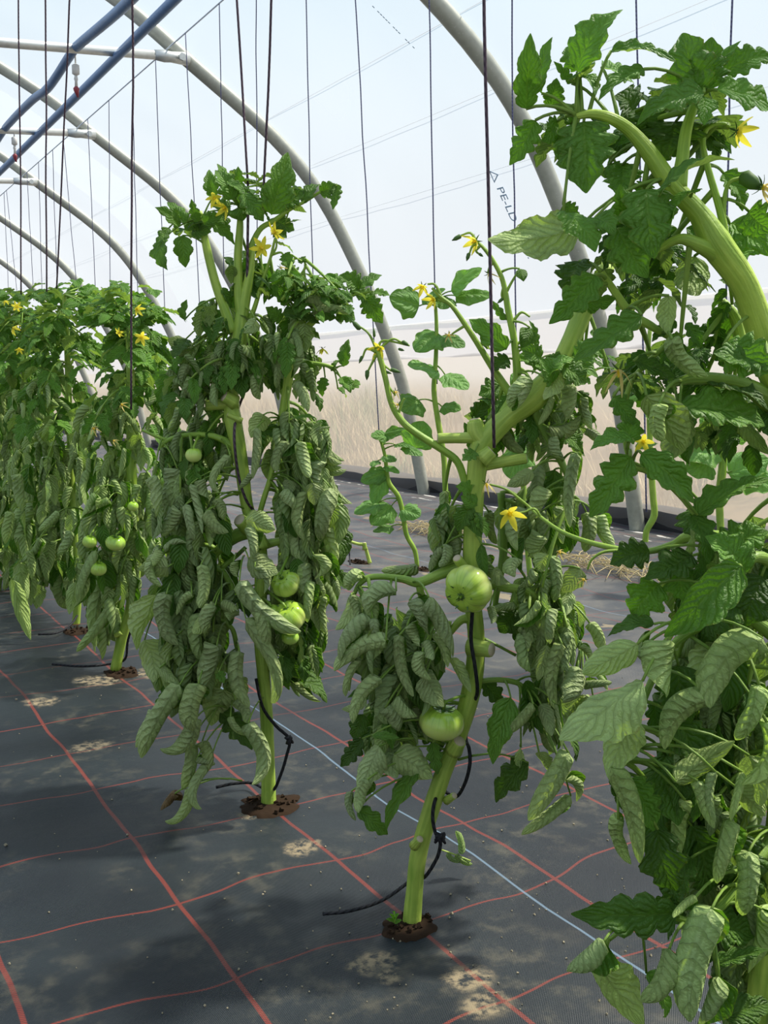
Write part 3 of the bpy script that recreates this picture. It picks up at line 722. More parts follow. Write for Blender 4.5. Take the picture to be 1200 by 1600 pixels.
    def tomato(s, x, y, w, dd, axis, mi, color=(1, 1, 1), label=None, calyx=True, frm=None):
        c = s.P(x, y, dd); r = s.px(w, dd)/2; z = Vector(axis).normalized()
        o = put(s.root, s.off, FRUIT[mi], c, z, r, 'tomato', s.rg.uniform(0, 6), color)
        if label: o['label'] = label
        if calyx:
            k_ = bpy.data.objects.new('calyx', CALYX); COL.objects.link(k_); k_.parent = o; k_.location = (0, 0, .62); k_.scale = (.75, .75, .8)
        top = c+z*r*.6; q = frm or s.near(top); d = q-top
        if d.length > .1: q = top+d.normalized()*.1
        b = MB(); m_ = top+z*r*.5; b.tube([top, top*.3+m_*.7, q*.5+m_*.5, q], [.0035, .003, .003, .0035], 6); p_ = b.build('fruit_stalk', M['stem'], s.root, off=s.off); p_.color = (.7, .85, .6, 1)
        return o
    def stub(s, x0, y0, x1, y1, w, dd=0, d2=None):
        d2 = dd if d2 is None else d2
        A, B = s.P(x0, y0, dd), s.P(x1, y1, d2); d = (B-A).normalized(); r = s.px(w, dd)/2
        b = MB(); b.tube([A-d*.01, A, A.lerp(B, .5), B-d*.002, B], [r*1.25, r*1.12, r, r*.98, r*.9], 12); o = b.build('cut_stub', M['stem'], s.root, off=s.off)
        b = MB(); b.tube([B-d*.0005, B+d*.0012], [r*.86, r*.78], 12); b.build('cut_face', M['cut'], o, off=s.off); o['label'] = 'pruned side shoot with pale cut end'
        return o
def soil(x, y, rx, ry, lab, seed):
    gx, gy = gp(x, y); r = random.Random(seed); b = MB(); V = [Vector((gx, gy, floor_z(gx, gy)+.007))]; n = 40
    for ring in (.35, .7, .92, 1.0):
        for j in range(n):
            a = 6.283*j/n; k_ = 1+.35*noise.noise(Vector((math.cos(a)*1.6, math.sin(a)*1.6, seed)))+.22*noise.noise(Vector((math.cos(a)*6, math.sin(a)*6, seed+5)))
            px, py = gx+rx*ring*k_*math.cos(a), gy+ry*ring*k_*math.sin(a)
            z = floor_z(px, py)+(.006+.004*noise.noise(Vector((px*40, py*40, 1))) if ring < .9 else .004 if ring < .95 else -.003); V.append(Vector((px, py, z)))
    F = [(0, 1+j, 1+(j+1) % n) for j in range(n)]+[(1+k_*n+j, 1+(k_+1)*n+j, 1+(k_+1)*n+(j+1) % n, 1+k_*n+(j+1) % n) for k_ in range(3) for j in range(n)]
    rt = empty('soil_patch', V[0]); tag(rt, lab, 'soil', 'planting holes'); b.add(V, F); b.build('soil', M['soil'], rt, off=V[0])
    b = MB()
    for _ in range(26):
        a, q = r.uniform(0, 6.28), math.sqrt(r.random())*.85; px, py = gx+rx*q*math.cos(a), gy+ry*q*math.sin(a); s_ = r.uniform(.003, .008)
        b.box((px, py, floor_z(px, py)+.009), s_*1.4, s_, s_, 0, Matrix.Rotation(r.uniform(0, 3), 3, Vector((r.random(), r.random(), r.random()+.1))))
    c = b.build('crumb', M['soil'], rt, smooth=False, off=V[0]); c['kind'] = 'stuff'
    return V[0]
# ================================================================ the right foreground plant
p = Plant('tomato plant nearest the camera, filling the right edge with large leaves', (1.02, .84, 0), 1.24, seed=21)
p.stem('stem', [(1150, 1830, .05), (1180, 1600, .05), (1215, 1300, .05), (1240, 1000, .05), (1255, 800, .03), (1235, 660, .0), (1200, 555, -.02), (1165, 450, -.04), (1118, 380, -.05), (1092, 335, -.05), (1050, 290, -.05), (1015, 240, -.05), (985, 205, -.05), (955, 185, -.06), (925, 178, -.06), (900, 182, -.06)],
       [40, 40, 40, 40, 42, 44, 43, 41, 46, 30, 28, 24, 19, 16, 13, 9], 18, (1.0, 1.06, .82), bumpy=.03)
p.stem('branch', [(1125, 400, -.05), (1090, 382, -.06), (1060, 374, -.06), (1020, 395, -.05)], [28, 20, 15, 9], 10, (.95, 1.02, .8))
p.stem('branch', [(1060, 295, -.05), (1066, 250, -.05), (1072, 205, -.05), (1085, 165, -.05), (1100, 140, -.05)], [26, 20, 17, 13, 8], 10, (.78, .92, .62))
p.stem('branch', [(1205, 630, .0), (1170, 605, -.03), (1125, 594, -.04), (1080, 592, -.04), (1045, 602, -.04)], [34, 26, 22, 18, 9], 10, (.5, .62, .42))
p.stem('branch', [(940, 425, -.03), (960, 455, -.03), (985, 490, -.03), (1015, 508, -.03), (1050, 530, -.03)], [9, 12, 14, 13, 8], 8, (.85, .95, .75))
p.stem('branch', [(1160, 560, .06), (1150, 500, .05), (1128, 470, .05)], [20, 18, 12], 8, (.85, .95, .72))
p.stem('branch', [(1060, 520, -.03), (985, 600, -.02), (978, 690, -.02), (990, 730, -.02)], [8, 8, 10, 6], 8, (.7, .82, .62))
p.stem('branch', [(1230, 900, 0), (1180, 870, -.04), (1120, 920, -.06), (1060, 980, -.06)], [24, 18, 12, 7], 8, (.6, .72, .55))
p.stem('branch', [(1220, 1000, .0), (1150, 960, .0), (1060, 1000, -.02), (1020, 1060, -.03), (985, 1150, -.03), (958, 1210, -.03)], [24, 20, 14, 12, 10, 8], 8, (.45, .58, .42))
p.stem('branch', [(1215, 1300, .05), (1140, 1400, -.02), (1090, 1440, -.04), (1040, 1430, -.05), (990, 1440, -.05), (950, 1470, -.05)], [26, 18, 14, 11, 10, 6], 8, (.5, .62, .45))
p.stem('branch', [(950, 1465, -.05), (945, 1490, -.05), (960, 1540, -.05)], [9, 12, 6], 8, (.6, .72, .55))
t1 = p.stem('flower_truss', [(1135, 400, -.02), (1128, 340, -.02), (1108, 270, -.02), (1098, 225, -.02), (1106, 200, -.02), (1128, 193, -.02), (1140, 198, -.02)], [14, 12, 10, 9, 7, 6, 5], 8, (.8, .95, .68), label='flower stalk arching to a yellow flower at the upper right')
p.stem('flower_stalk', [(1098, 230, -.02), (1085, 205, -.02), (1078, 195, -.02)], [5, 4, 3], 6, (.7, .82, .6), skel=False, parent=t1)
p.stem('flower_stalk', [(1130, 350, -.02), (1132, 310, -.02), (1140, 285, -.02), (1158, 278, -.02)], [9, 8, 6, 6], 6, (.7, .82, .6), skel=False, parent=t1)
p.flower(1152, 205, 48, -.03, Vector((.9, -.2, -.1)), 1, t1); p.flower(1192, 292, 60, -.03, Vector((.8, -.3, -.35)), 2, t1); p.bud(1112, 222, 1132, 228, 8, -.02, t1); p.bud(1158, 272, 1190, 296, 26, -.025, t1)
t2 = p.stem('flower_truss', [(1150, 840, .10), (1080, 838, .12), (1050, 852, .14), (1000, 862, .16), (930, 850, .20), (880, 832, .24), (845, 808, .28), (830, 795, .30), (812, 780, .30), (790, 764, .30), (765, 757, .30)], [22, 20, 15, 11, 10, 8, 7, 6, 6, 5, 4], 8, (.68, .8, .58), label='long arching flower stalk reaching left across the middle plant')
p.stem('flower_stalk', [(845, 808, .28), (835, 795, .28), (820, 800, .28), (808, 802, .28)], [5, 5, 4, 4], 6, (.7, .82, .6), skel=False, parent=t2)
p.stem('flower_stalk', [(980, 860, .17), (945, 862, .17), (925, 874, .17), (918, 890, .17)], [7, 6, 5, 4], 6, (.7, .82, .6), skel=False, parent=t2)
p.flower(796, 802, 46, .27, None, 1, t2); p.flower(760, 756, 30, .29, None, 2, t2); p.flower(874, 862, 26, .2, None, 2, t2); p.flower(912, 905, 24, .17, None, 2, t2)
p.flower(968, 580, 56, -.05, Vector((-.5, -.4, -.6)), 2); p.flower(1005, 690, 34, -.02, None, 1); p.flower(1078, 1005, 26, .05, None, 2)
T = (1.0, 1.06, .92); p.tint = T
p.heroes('''
f 902 112 973 15 56 -.06
f 905 108 884 74 30 -.05
f 900 130 930 100 44 -.05
f 822 170 829 52 36 -.06
f 846 146 863 58 32 -.06
f 836 188 796 258 34 -.05
f 893 130 865 96 16 -.05
f 860 166 870 122 30 -.04
f 905 118 930 150 30 -.04
f 892 195 860 165 34 -.04
f 870 190 846 220 34 -.04
f 912 190 916 302 78 -.06 .2
f 900 200 880 262 40 -.05
f 920 210 952 225 44 -.05
f 1006 108 935 158 30 -.07
f 955 80 1056 96 32 -.05
f 940 105 990 130 50 -.03
f 1090 150 1066 52 60 -.06
f 1108 140 1112 58 50 -.06
f 1100 130 1158 64 26 -.05
f 1100 145 996 195 60 -.08
f 1098 150 1100 196 34 -.07
f 1120 140 1205 176 62 -.07
f 1130 112 1210 88 40 -.05
d 1056 190 1040 246 80 -.02
d 985 180 960 150 70 0
d 1000 170 1010 210 60 0
f 1030 306 1148 250 52 -.09
f 1085 298 1048 354 66 -.08
f 972 258 966 308 50 .0
f 975 345 968 288 36 -.05
f 1010 285 1000 310 30 0
f 905 355 762 374 66 -.05 2.9
f 880 332 930 394 60 -.08
f 930 340 960 368 36 -.08
f 1010 296 1022 404 70 -.07
f 965 358 1012 434 56 -.06
f 880 320 905 345 24 -.04
d 905 408 884 464 46 0
f 930 430 858 506 42 -.05
f 898 472 962 466 28 -.05
f 1002 492 896 564 52 -.08
b 1045 462 1044 524 30 -.06
c 1050 530 1106 588 30 -.08
f 1200 560 1115 552 60 -.08
f 1130 540 1210 580 60 -.07
d 990 564 1058 592 30 -.04
f 990 594 1042 612 38 -.03
b 1010 618 1070 705 66 -.08
c 1030 630 1035 690 28 -.10
b 1062 650 1042 720 50 -.05
f 1062 636 1195 665 74 -.06
d 1100 600 1200 640 60 -.03
f 1002 708 1084 786 44 -.08 .2
f 985 712 922 808 60 -.09 .1
f 990 690 922 704 38 -.08
f 980 690 990 650 36 -.05
f 958 620 990 664 32 -.04
f 1090 805 1205 748 46 -.04
d 1100 790 1090 840 60 0
f 1166 895 1102 838 60 -.07
f 1130 860 1200 830 60 -.05
b 1158 885 1038 995 66 -.10 2.8
d 1015 862 953 882 42 -.02
d 1082 868 1008 905 54 -.03
f 1030 912 988 964 54 -.03
d 1022 975 948 996 28 -.05
d 1150 925 1088 1004 84 -.02
f 1060 880 1075 940 50 -.02
d 1190 900 1160 980 70 -.03
b 996 1006 910 1052 46 -.08
b 1004 1064 874 1156 100 -.10
b 990 1120 950 1215 60 -.08
c 1002 1016 1040 1034 36 -.07
c 1046 1000 1040 1090 40 -.08
c 1192 998 1108 1106 58 -.12 .1
c 1106 1090 1038 1170 38 -.11
c 1186 1070 1150 1156 30 -.09
c 1198 1128 1160 1226 52 -.09
b 1056 1222 1148 1158 38 -.08
c 1090 1220 1116 1294 19 -.08
c 1118 1206 1118 1284 15 -.08
c 1160 1206 1142 1282 14 -.07
b 1150 1230 1196 1275 44 -.05
c 956 1200 1000 1348 34 -.07
d 955 1210 972 1265 20 -.03
c 966 1280 986 1350 24 -.06
f 984 1216 1022 1300 52 -.05
d 1028 1296 1056 1392 60 -.05
d 1080 1290 1100 1400 70 .0
d 1040 1180 1060 1280 70 .02
d 1130 1120 1100 1230 80 .03
d 1150 1300 1160 1420 80 .02
d 1050 1400 980 1440 40 -.03
d 1058 1428 892 1428 58 -.06
c 944 1470 886 1518 42 -.10
b 930 1500 1006 1606 70 -.08
c 1046 1482 1003 1566 42 -.08
c 1112 1420 1078 1596 54 -.10 .1
c 1124 1526 1092 1610 34 -.08
c 1088 1400 1052 1434 16 -.08
d 1116 1506 1200 1484 26 -.04
d 1130 1590 1205 1568 46 -.03
f 1010 1520 1040 1590 50 -.03
d 1100 1440 1180 1460 60 .0
f 1170 330 1210 360 50 .0
f 1140 350 1200 400 50 .02
f 1130 270 1160 330 40 .0
f 1140 420 1200 380 60 .03
b 1085 400 1075 460 50 .02
f 950 260 975 300 34 .02
d 1060 1130 1090 1230 70 -.02
d 1030 1200 1060 1290 60 -.02
c 1070 1250 1060 1350 30 -.05
c 1140 1280 1120 1380 32 -.04
c 1170 1330 1160 1430 34 -.04
d 1080 1340 1050 1420 60 -.02
b 1130 1000 1080 1080 60 -.03
d 1060 1040 1080 1130 60 -.01
c 1190 1420 1170 1520 36 -.03
b 1170 1180 1190 1260 50 -.04
''')
p.fill([(1140, 900, 80, 80, 8, 75, 'fbb', .7, .12, .08), (1110, 1080, 90, 90, 10, 80, 'cbf', .85, .14, .08), (1110, 1260, 90, 90, 11, 80, 'cbf', .9, .14, .10), (1130, 1400, 80, 60, 7, 80, 'cbf', .9, .12, .10), (1170, 1520, 60, 60, 4, 80, 'cbf', .9, .1, .10), (1150, 650, 70, 60, 5, 60, 'fbf', .6, .1, .08), (1040, 180, 70, 50, 5, 55, 'ff', .4, .08, .03), (1010, 400, 70, 60, 6, 52, 'ff', .5, .10, .06), (1110, 480, 60, 60, 2, 50, 'ff', .5, .10, .12), (1040, 570, 60, 40, 4, 48, 'ff', .5, .10, .06)], (.66, .74, .6))
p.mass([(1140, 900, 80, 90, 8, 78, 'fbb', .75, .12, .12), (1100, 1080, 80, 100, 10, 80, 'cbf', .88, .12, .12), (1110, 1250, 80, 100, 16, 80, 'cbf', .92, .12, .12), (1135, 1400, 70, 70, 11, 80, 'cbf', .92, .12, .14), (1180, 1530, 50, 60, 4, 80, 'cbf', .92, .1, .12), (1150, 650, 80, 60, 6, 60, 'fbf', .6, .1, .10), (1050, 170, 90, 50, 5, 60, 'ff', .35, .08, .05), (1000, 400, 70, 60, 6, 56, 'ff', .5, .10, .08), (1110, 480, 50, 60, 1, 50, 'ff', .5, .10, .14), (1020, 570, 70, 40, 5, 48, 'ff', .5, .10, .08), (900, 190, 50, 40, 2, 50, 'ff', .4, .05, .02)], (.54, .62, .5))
P0 = p

# the row goes on beside the camera, unseen; this plant is added for its shade
q_ = Plant('tomato plant of the same row beside the camera, outside the picture, added for shade', (1.08, .16, 0), 1.0, seed=77); q_.sk = [Vector((1.08, .16, z*.1)) for z in range(17)]
b = MB(); b.tube([(0, 0, 0), (.02, .01, .5), (-.01, 0, 1), (0, .02, 1.5)], [.016, .016, .014, .01], 10); b.build('stem', M['stem'], q_.root)
q_.P = lambda x, y, dd=0: Vector((1.08+x*.001, .16+dd, y*.001))
q_.D = FPX*.001; q_.mass([(0, z_, 200, 130, 16, 80, 'cbf' if z_ < 1100 else 'ffb', .9 if z_ < 1100 else .5, .2, 0) for z_ in (250, 450, 650, 850, 1050, 1250, 1450)], (.9, 1, .85))
# ================================================================ the middle plant
p = Plant('middle tomato plant with bent thick stem and two green tomatoes, stem bare to the ground', (.958, 1.537, 0), 1.81, seed=3)
G1, G2, G3 = (.78, .84, .72), (1.0, 1.0, 1.0), (1.18, 1.15, 1.0)
p.stem('stem', [(642, 1462), (647, 1400), (656, 1325), (690, 1215), (716, 1150), (738, 1070), (744, 1000), (738, 930), (738, 850), (742, 770), (748, 715), (757, 690), (790, 655), (832, 622), (868, 580), (893, 530), (912, 485), (930, 450, -.02), (950, 415, -.05)],
       [33, 29, 28, 28, 28, 31, 28, 28, 30, 30, 33, 36, 32, 44, 31, 28, 31, 30, 22], 16, (.92, .95, .85))
p.stem('branch', [(757, 690), (745, 675), (742, 658)], [34, 30, 24], 12)
p.stem('branch', [(738, 885), (715, 888), (690, 896), (655, 910), (630, 905), (600, 901), (575, 903), (560, 915), (552, 932)], [20, 19, 18, 16, 12, 10, 10, 8, 6], 10, (.72, .82, .7))
p.stem('branch', [(655, 908), (657, 925), (662, 940), (656, 955)], [13, 12, 14, 8], 8, (.72, .82, .7))
p.stem('branch', [(760, 912), (790, 918), (820, 923), (838, 936), (848, 955), (852, 975)], [16, 15, 14, 13, 12, 8], 10, (.72, .82, .7))
p.stem('branch', [(842, 938), (848, 915), (850, 895)], [10, 9, 8], 8, (.72, .82, .7))
p.stem('branch', [(845, 940), (860, 932), (880, 930)], [8, 7, 6], 8, (.72, .82, .7))
p.stem('branch', [(745, 1065), (775, 1062), (805, 1066), (820, 1075)], [9, 9, 9, 7], 8, (.5, .62, .5))
p.stem('branch', [(756, 998), (780, 1010), (806, 1024)], [6, 5, 5], 6, (.5, .62, .5))
p.stem('branch', [(868, 975), (885, 985), (900, 1000), (912, 1010)], [6, 6, 7, 5], 6, (.7, .8, .66))
p.stem('branch', [(740, 968), (722, 968), (706, 985), (694, 1003)], [18, 14, 11, 9], 10, (.85, .9, .75))
p.stem('branch', [(705, 975), (690, 972), (678, 970)], [9, 8, 6], 8, (.85, .9, .75))
p.stem('branch', [(832, 628), (845, 665), (862, 695), (880, 728), (889, 752), (895, 790)], [16, 12, 12, 11, 10, 7], 8, (.5, .62, .5))
p.stem('branch', [(783, 770, .12), (786, 820, .12), (786, 870, .12), (777, 920, .12), (772, 960, .12)], [13, 13, 14, 12, 8], 8, (.45, .58, .42))
t1 = p.stem('flower_truss', [(738, 800), (728, 760), (715, 722), (690, 702), (655, 680), (630, 660), (612, 632), (602, 590), (594, 560), (588, 545)], [12, 12, 12, 12, 12, 11, 9, 9, 9, 6], 8, (.72, .85, .62), label='long thin flower stalk curving up to the left')
for a in [(588, 545, 575, 520, 553, 505), (590, 548, 612, 530, 628, 535), (590, 545, 600, 532, 640, 540), (588, 550, 573, 545, 566, 560), (592, 558, 600, 570, 612, 580), (588, 555, 580, 570, 574, 582), (604, 600, 612, 610, 618, 618), (622, 648, 628, 630, 632, 622)]:
    p.stem('flower_stalk', [(a[0], a[1]), (a[2], a[3]), (a[4], a[5])], [5, 3.5, 3], 6, (.7, .82, .6), skel=False, parent=t1)
for a in [(563, 515, 549, 500, 9), (628, 533, 640, 541, 7), (622, 545, 632, 548, 5), (566, 556, 561, 568, 6), (610, 577, 626, 582, 7), (574, 578, 573, 594, 8), (600, 580, 612, 584, 5), (585, 527, 584, 512, 5)]: p.bud(*a, parent=t1)
p.flower(592, 545, 30, 0, None, 1, t1); p.flower(618, 612, 20, 0, None, 2, t1); p.flower(622, 632, 18, 0, None, 2, t1)
t2 = p.stem('flower_truss', [(765, 675), (785, 645), (803, 615), (808, 585), (803, 530), (794, 485), (786, 440), (772, 410), (758, 390), (744, 376)], [16, 14, 13, 13, 11, 10, 8, 7, 6, 4], 8, (.75, .88, .66), label='upright flower stalk with a yellow flower at its tip')
for a in [(744, 376, 735, 364, 720, 368), (746, 380, 738, 385, 733, 398), (750, 384, 744, 392, 750, 398), (770, 410, 765, 418, 762, 426), (792, 455, 800, 440, 812, 420), (806, 540, 820, 528, 832, 520), (803, 500, 815, 488, 828, 495), (788, 445, 784, 460, 786, 468)]:
    p.stem('flower_stalk', [(a[0], a[1]), (a[2], a[3]), (a[4], a[5])], [5, 4, 3], 6, (.7, .82, .6), skel=False, parent=t2)
for a in [(721, 368, 706, 376, 8), (733, 395, 729, 408, 7), (748, 396, 755, 401, 5), (786, 466, 777, 474, 6)]: p.bud(*a, parent=t2)
p.flower(743, 376, 34, 0, None, 1, t2); p.flower(764, 428, 26, 0, None, 2, t2); p.flower(832, 518, 20, 0, None, 2, t2)
t3 = p.stem('flower_truss', [(800, 620), (770, 575), (745, 535), (722, 500), (705, 477), (690, 465), (675, 450)], [14, 11, 9, 8, 7, 6, 4], 8, (.7, .82, .6), label='flower stalk leaning left with two yellow flowers')
for a in [(690, 465, 680, 445, 668, 444), (702, 474, 690, 470, 684, 468), (728, 508, 715, 516, 706, 522)]:
    p.stem('flower_stalk', [(a[0], a[1]), (a[2], a[3]), (a[4], a[5])], [5, 4, 3], 6, (.7, .82, .6), skel=False, parent=t3)
p.flower(660, 448, 26, 0, None, 1, t3); p.flower(677, 468, 28, 0, None, 1, t3); p.flower(701, 524, 24, 0, None, 2, t3)
for a in [(740, 684, 684, 685, 17), (758, 726, 822, 716, 18, 0, .0), (758, 714, 768, 705, 24, -.02), (742, 1012, 768, 1015, 26, -.03, -.05), (712, 1168, 718, 1158, 24, -.02, -.03), (650, 1318, 656, 1311, 14, -.02, -.03), (702, 1248, 710, 1243, 12, -.01, -.02), (728, 892, 714, 872, 16, -.02, -.04), (744, 668, 742, 655, 20)]: p.stub(*a)
p.tomato(733, 921, 80, -.07, (-.75, -.35, -.25), 0, label='large ribbed green tomato, its green star turned to the left')
p.tomato(690, 1129, 74, -.05, (.05, -.15, 1), 1, (.92, .97, .85), label='green tomato with dark streaked shoulders, lower on the stem')
p.heroes('''
c 652 886 596 892 20 .05
c 560 897 544 922 20 -.02
b 552 927 524 984 36 -.03
c 549 930 561 972 14 -.04
d 590 925 561 945 24 .02
c 619 923 573 960 25 -.06
c 576 962 532 1036 32 -.05
c 583 966 586 1002 15 -.07
c 603 1001 522 1048 28 -.10 .2
c 566 1030 540 1088 13 -.07
c 558 1040 546 1080 12 -.05
f 587 1066 543 1090 14 -.05
c 596 1060 551 1130 22 -.08
c 640 938 672 992 26 -.08
c 670 933 707 1028 20 -.10
c 667 1000 676 1032 15 -.09
c 624 992 646 1088 20 -.09
c 636 978 657 1010 22 -.09
c 660 1018 673 1062 18 -.10
d 640 1000 664 1115 44 -.02
b 664 1056 694 1104 42 -.09
c 678 990 700 1042 18 -.08
b 704 1028 736 1082 20 -.07
c 620 1088 652 1120 18 -.06
c 602 1106 623 1142 22 -.07
d 568 1116 552 1154 28 -.02
d 566 1154 532 1198 26 -.02
b 592 1166 560 1238 44 -.06
c 574 1218 560 1270 24 -.07
f 560 1262 606 1304 26 -.06
c 549 1236 556 1282 13 -.05
f 655 1196 602 1300 28 -.03 .3
b 616 1178 676 1216 50 -.05
b 606 1166 620 1216 44 -.04
f 676 1160 684 1210 22 -.03
d 700 1160 672 1216 34 .02
f 582 1149 624 1153 14 -.08
b 572 1090 534 1108 20 -.04
d 640 1120 690 1170 40 .03
b 598 1040 640 1110 36 .02
d 560 1000 590 1080 40 .05
d 600 1100 640 1160 44 .05
c 644 1106 668 1160 18 -.02
b 906 888 878 926 34 -.03
b 856 866 842 896 32 -.03
c 842 938 803 978 18 -.08
b 841 955 841 1020 36 -.06
c 860 950 859 1006 22 -.07
c 812 980 826 1018 20 -.04
c 878 1006 868 1108 21 -.09
c 868 1100 879 1172 7 -.09
b 854 1008 840 1064 28 -.06
c 824 1018 826 1046 17 -.05
c 906 1010 924 1036 13 -.06
c 921 973 942 1022 17 -.05
c 911 1074 956 1066 15 -.05
c 932 1053 950 1078 11 -.05
c 903 1042 878 1098 28 -.08
b 906 1086 884 1142 42 -.05
c 927 1092 911 1146 17 -.05
f 798 1090 770 1194 40 -.05 .2
c 833 1100 788 1148 20 -.08
d 752 1062 784 1102 28 .03
d 826 1192 775 1254 46 -.04 .2
b 814 1168 826 1202 30 -.05
c 888 1176 826 1282 32 -.10 .1
c 892 1244 815 1304 22 -.08 .4
c 884 1218 901 1252 20 -.09
b 842 1175 860 1206 24 -.06
b 845 1100 862 1150 24 -.07
c 860 1130 866 1176 18 -.03
d 860 1120 900 1190 40 .02
d 840 1060 850 1130 50 .04
d 806 952 780 988 42 .02
c 806 946 770 956 13 -.02
c 766 946 770 974 13 -.04
b 772 888 798 912 28 -.02
c 807 872 803 902 22 -.04
c 833 890 812 918 18 -.04
b 890 925 884 962 26 -.02
b 896 940 906 980 22 -.01
f 880 948 902 976 28 .0
c 901 708 891 824 20 -.06 .3
d 866 734 862 808 36 .04
c 916 800 914 862 24 .05
c 932 806 960 856 24 .05
b 832 735 792 760 24 -.04
c 842 726 836 782 20 .0
c 860 766 829 814 22 -.02
c 824 796 808 860 20 -.03
c 845 800 852 850 18 .0
c 868 790 880 850 20 .02
c 850 838 830 872 22 .0
c 857 669 907 649 18 -.02
c 863 620 842 664 14 -.02
c 897 605 866 640 18 .0
d 900 612 912 646 26 .03
f 880 678 908 704 34 .03
c 862 682 883 718 20 -.02
c 782 664 818 706 20 .03
f 800 668 834 694 44 .12
c 905 649 932 656 16 0
c 916 670 942 688 14 0
c 829 592 800 642 18 -.05
f 850 578 800 560 26 .0
f 850 570 905 585 34 -.02
f 870 560 935 590 34 0
f 905 600 960 575 30 .03
b 880 590 850 620 24 -.02
f 925 640 905 660 18 .05
b 712 790 674 860 34 .02
c 690 855 671 893 16 -.01
c 697 850 687 886 18 -.02
c 712 838 700 880 18 .0
c 722 800 704 856 20 .03
b 716 850 690 892 24 .03
c 758 870 775 905 16 .02
c 764 800 776 850 16 .04
d 700 860 672 900 30 .05
f 790 546 733 499 30 -.02
f 762 545 745 520 14 0
d 795 560 768 580 24 .0
f 782 600 748 618 30 .03
f 775 640 745 625 26 .03
f 800 640 820 610 20 .03
b 755 660 725 650 24 .05
f 745 700 725 660 22 .05
d 740 655 770 620 24 .05
f 790 500 770 470 12 0
f 850 590 895 560 40 -.07
f 862 600 842 560 34 -.07
f 880 572 915 600 40 -.07
b 872 585 850 625 30 -.07
c 820 600 800 640 16 -.07
f 845 560 815 545 30 -.03
f 900 560 935 540 36 -.04
c 893 600 880 660 20 -.04
c 910 620 925 670 18 -.02
f 735 770 712 760 22 -.04
f 742 800 760 840 30 -.05
f 736 790 715 830 28 -.05
f 742 705 722 720 20 -.03
s 812 420 818 440 24
s 828 512 815 545 30 -.02
f 838 540 826 500 12 0
s 745 790 720 775 26 -.05
s 735 800 752 840 26 -.05
s 752 850 760 905 20 -.04
s 730 815 712 800 24 -.04
''')
p.fill([(620, 1010, 60, 60, 7, 60, 'ccb', .9, .14, .06), (615, 1110, 45, 50, 4, 52, 'cbf', .92, .10, .05), (850, 960, 50, 55, 8, 58, 'ccb', .9, .16, .08), (868, 1070, 40, 50, 6, 58, 'ccb', .92, .14, .06),
        (840, 790, 60, 55, 8, 52, 'ccb', .88, .14, .12), (868, 650, 60, 45, 7, 42, 'ccf', .6, .14, .08), (770, 640, 28, 40, 3, 40, 'ffc', .6, .1, .08), (700, 810, 22, 25, 2, 52, 'ccb', .9, .08, .06), (905, 590, 50, 30, 5, 34, 'ffs', .35, .12, .06)], (.85, .92, .8))
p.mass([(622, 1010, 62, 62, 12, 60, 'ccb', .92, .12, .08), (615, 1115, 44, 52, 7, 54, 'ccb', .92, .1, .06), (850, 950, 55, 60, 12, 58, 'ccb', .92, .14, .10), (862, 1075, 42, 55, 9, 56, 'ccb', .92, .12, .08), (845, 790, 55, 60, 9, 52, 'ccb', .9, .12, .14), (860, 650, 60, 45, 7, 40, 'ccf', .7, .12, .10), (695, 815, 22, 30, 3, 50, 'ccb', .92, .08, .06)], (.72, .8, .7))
P1 = p
def cord(name, pl, pts, w, lab, knots=(), grp=None, mat='rope_dark'):
    b = MB(); P = catmull([q if isinstance(q, Vector) else pl.P(*q) for q in pts], 7); r = pl.px(w)*.4
    b.tube(P, r, 8)
    for (x, y, s) in knots:
        c = pl.P(x, y, -.03); q = pl.px(s)/2
        for k_ in range(5):
            a = RG.uniform(0, 6); d = Vector((math.cos(a), math.sin(a)*.5, math.sin(a*2)))
            b.tube([c-d*q*1.1, c+Vector((0, 0, q*.4)), c+d*q*1.3], [r*.8, r*1.6, r*.6], 7)
    return tag(b.build(name, M[mat]), lab, 'cord', grp)
def gr(x, y, h=.02): a, b_2 = gp(x, y); return Vector((a, b_2, floor_z(a, b_2)+h))
cord('twine', p, [(738, 955, -.05), (736, 1000, -.05), (742, 1040, -.06), (746, 1080, -.04), (740, 1100, .0), (728, 1150, .03), (733, 1170, -.01), (734, 1195, -.02), (726, 1225, .0), (712, 1245, .04), (690, 1235, .04), (680, 1250, -.02), (676, 1275, -.03), (680, 1300, -.03), (688, 1315, -.03), (683, 1340, -.02), (664, 1370, -.0), gr(652, 1405, .05), gr(600, 1418), gr(548, 1434), gr(504, 1438)], 7.5,
     'black cord knotted round the middle stem, its tail lying on the ground cover', [(688, 1309, 16)], 'cords tied to the stems')
soil(640, 1447, .055, .05, 'round hole of brown soil at the foot of the middle stem', 1)
# seedling weed in the hole
w = empty('weed_seedling', gr(615, 1440, .01)); tag(w, 'tiny bright green seedling beside the foot of the middle stem', 'seedling')
q_ = Plant.__new__(Plant); q_.__dict__.update(D=1.80, root=w, off=w.location.copy(), rg=random.Random(5), sk=[], n=0, tint=(1.5, 1.6, 1.3))
q_.stem('stem', [(620, 1452), (617, 1440), (615, 1430)], [4, 3, 3], 6)
for a in [(616, 1440, 603, 1436), (617, 1442, 628, 1438), (616, 1436, 608, 1428), (616, 1436, 624, 1428), (618, 1446, 622, 1456), (616, 1432, 613, 1424)]: put_leaflet(w, q_.off, 'f', q_.P(a[0], a[1], -.01), q_.P(a[2], a[3], -.02), q_.px(9), 0, q_.tint)
w = empty('leaf_scrap', gr(705, 1340, .01)); tag(w, 'scrap of wilted green leaf lying on the ground cover right of the middle stem', 'leaf')
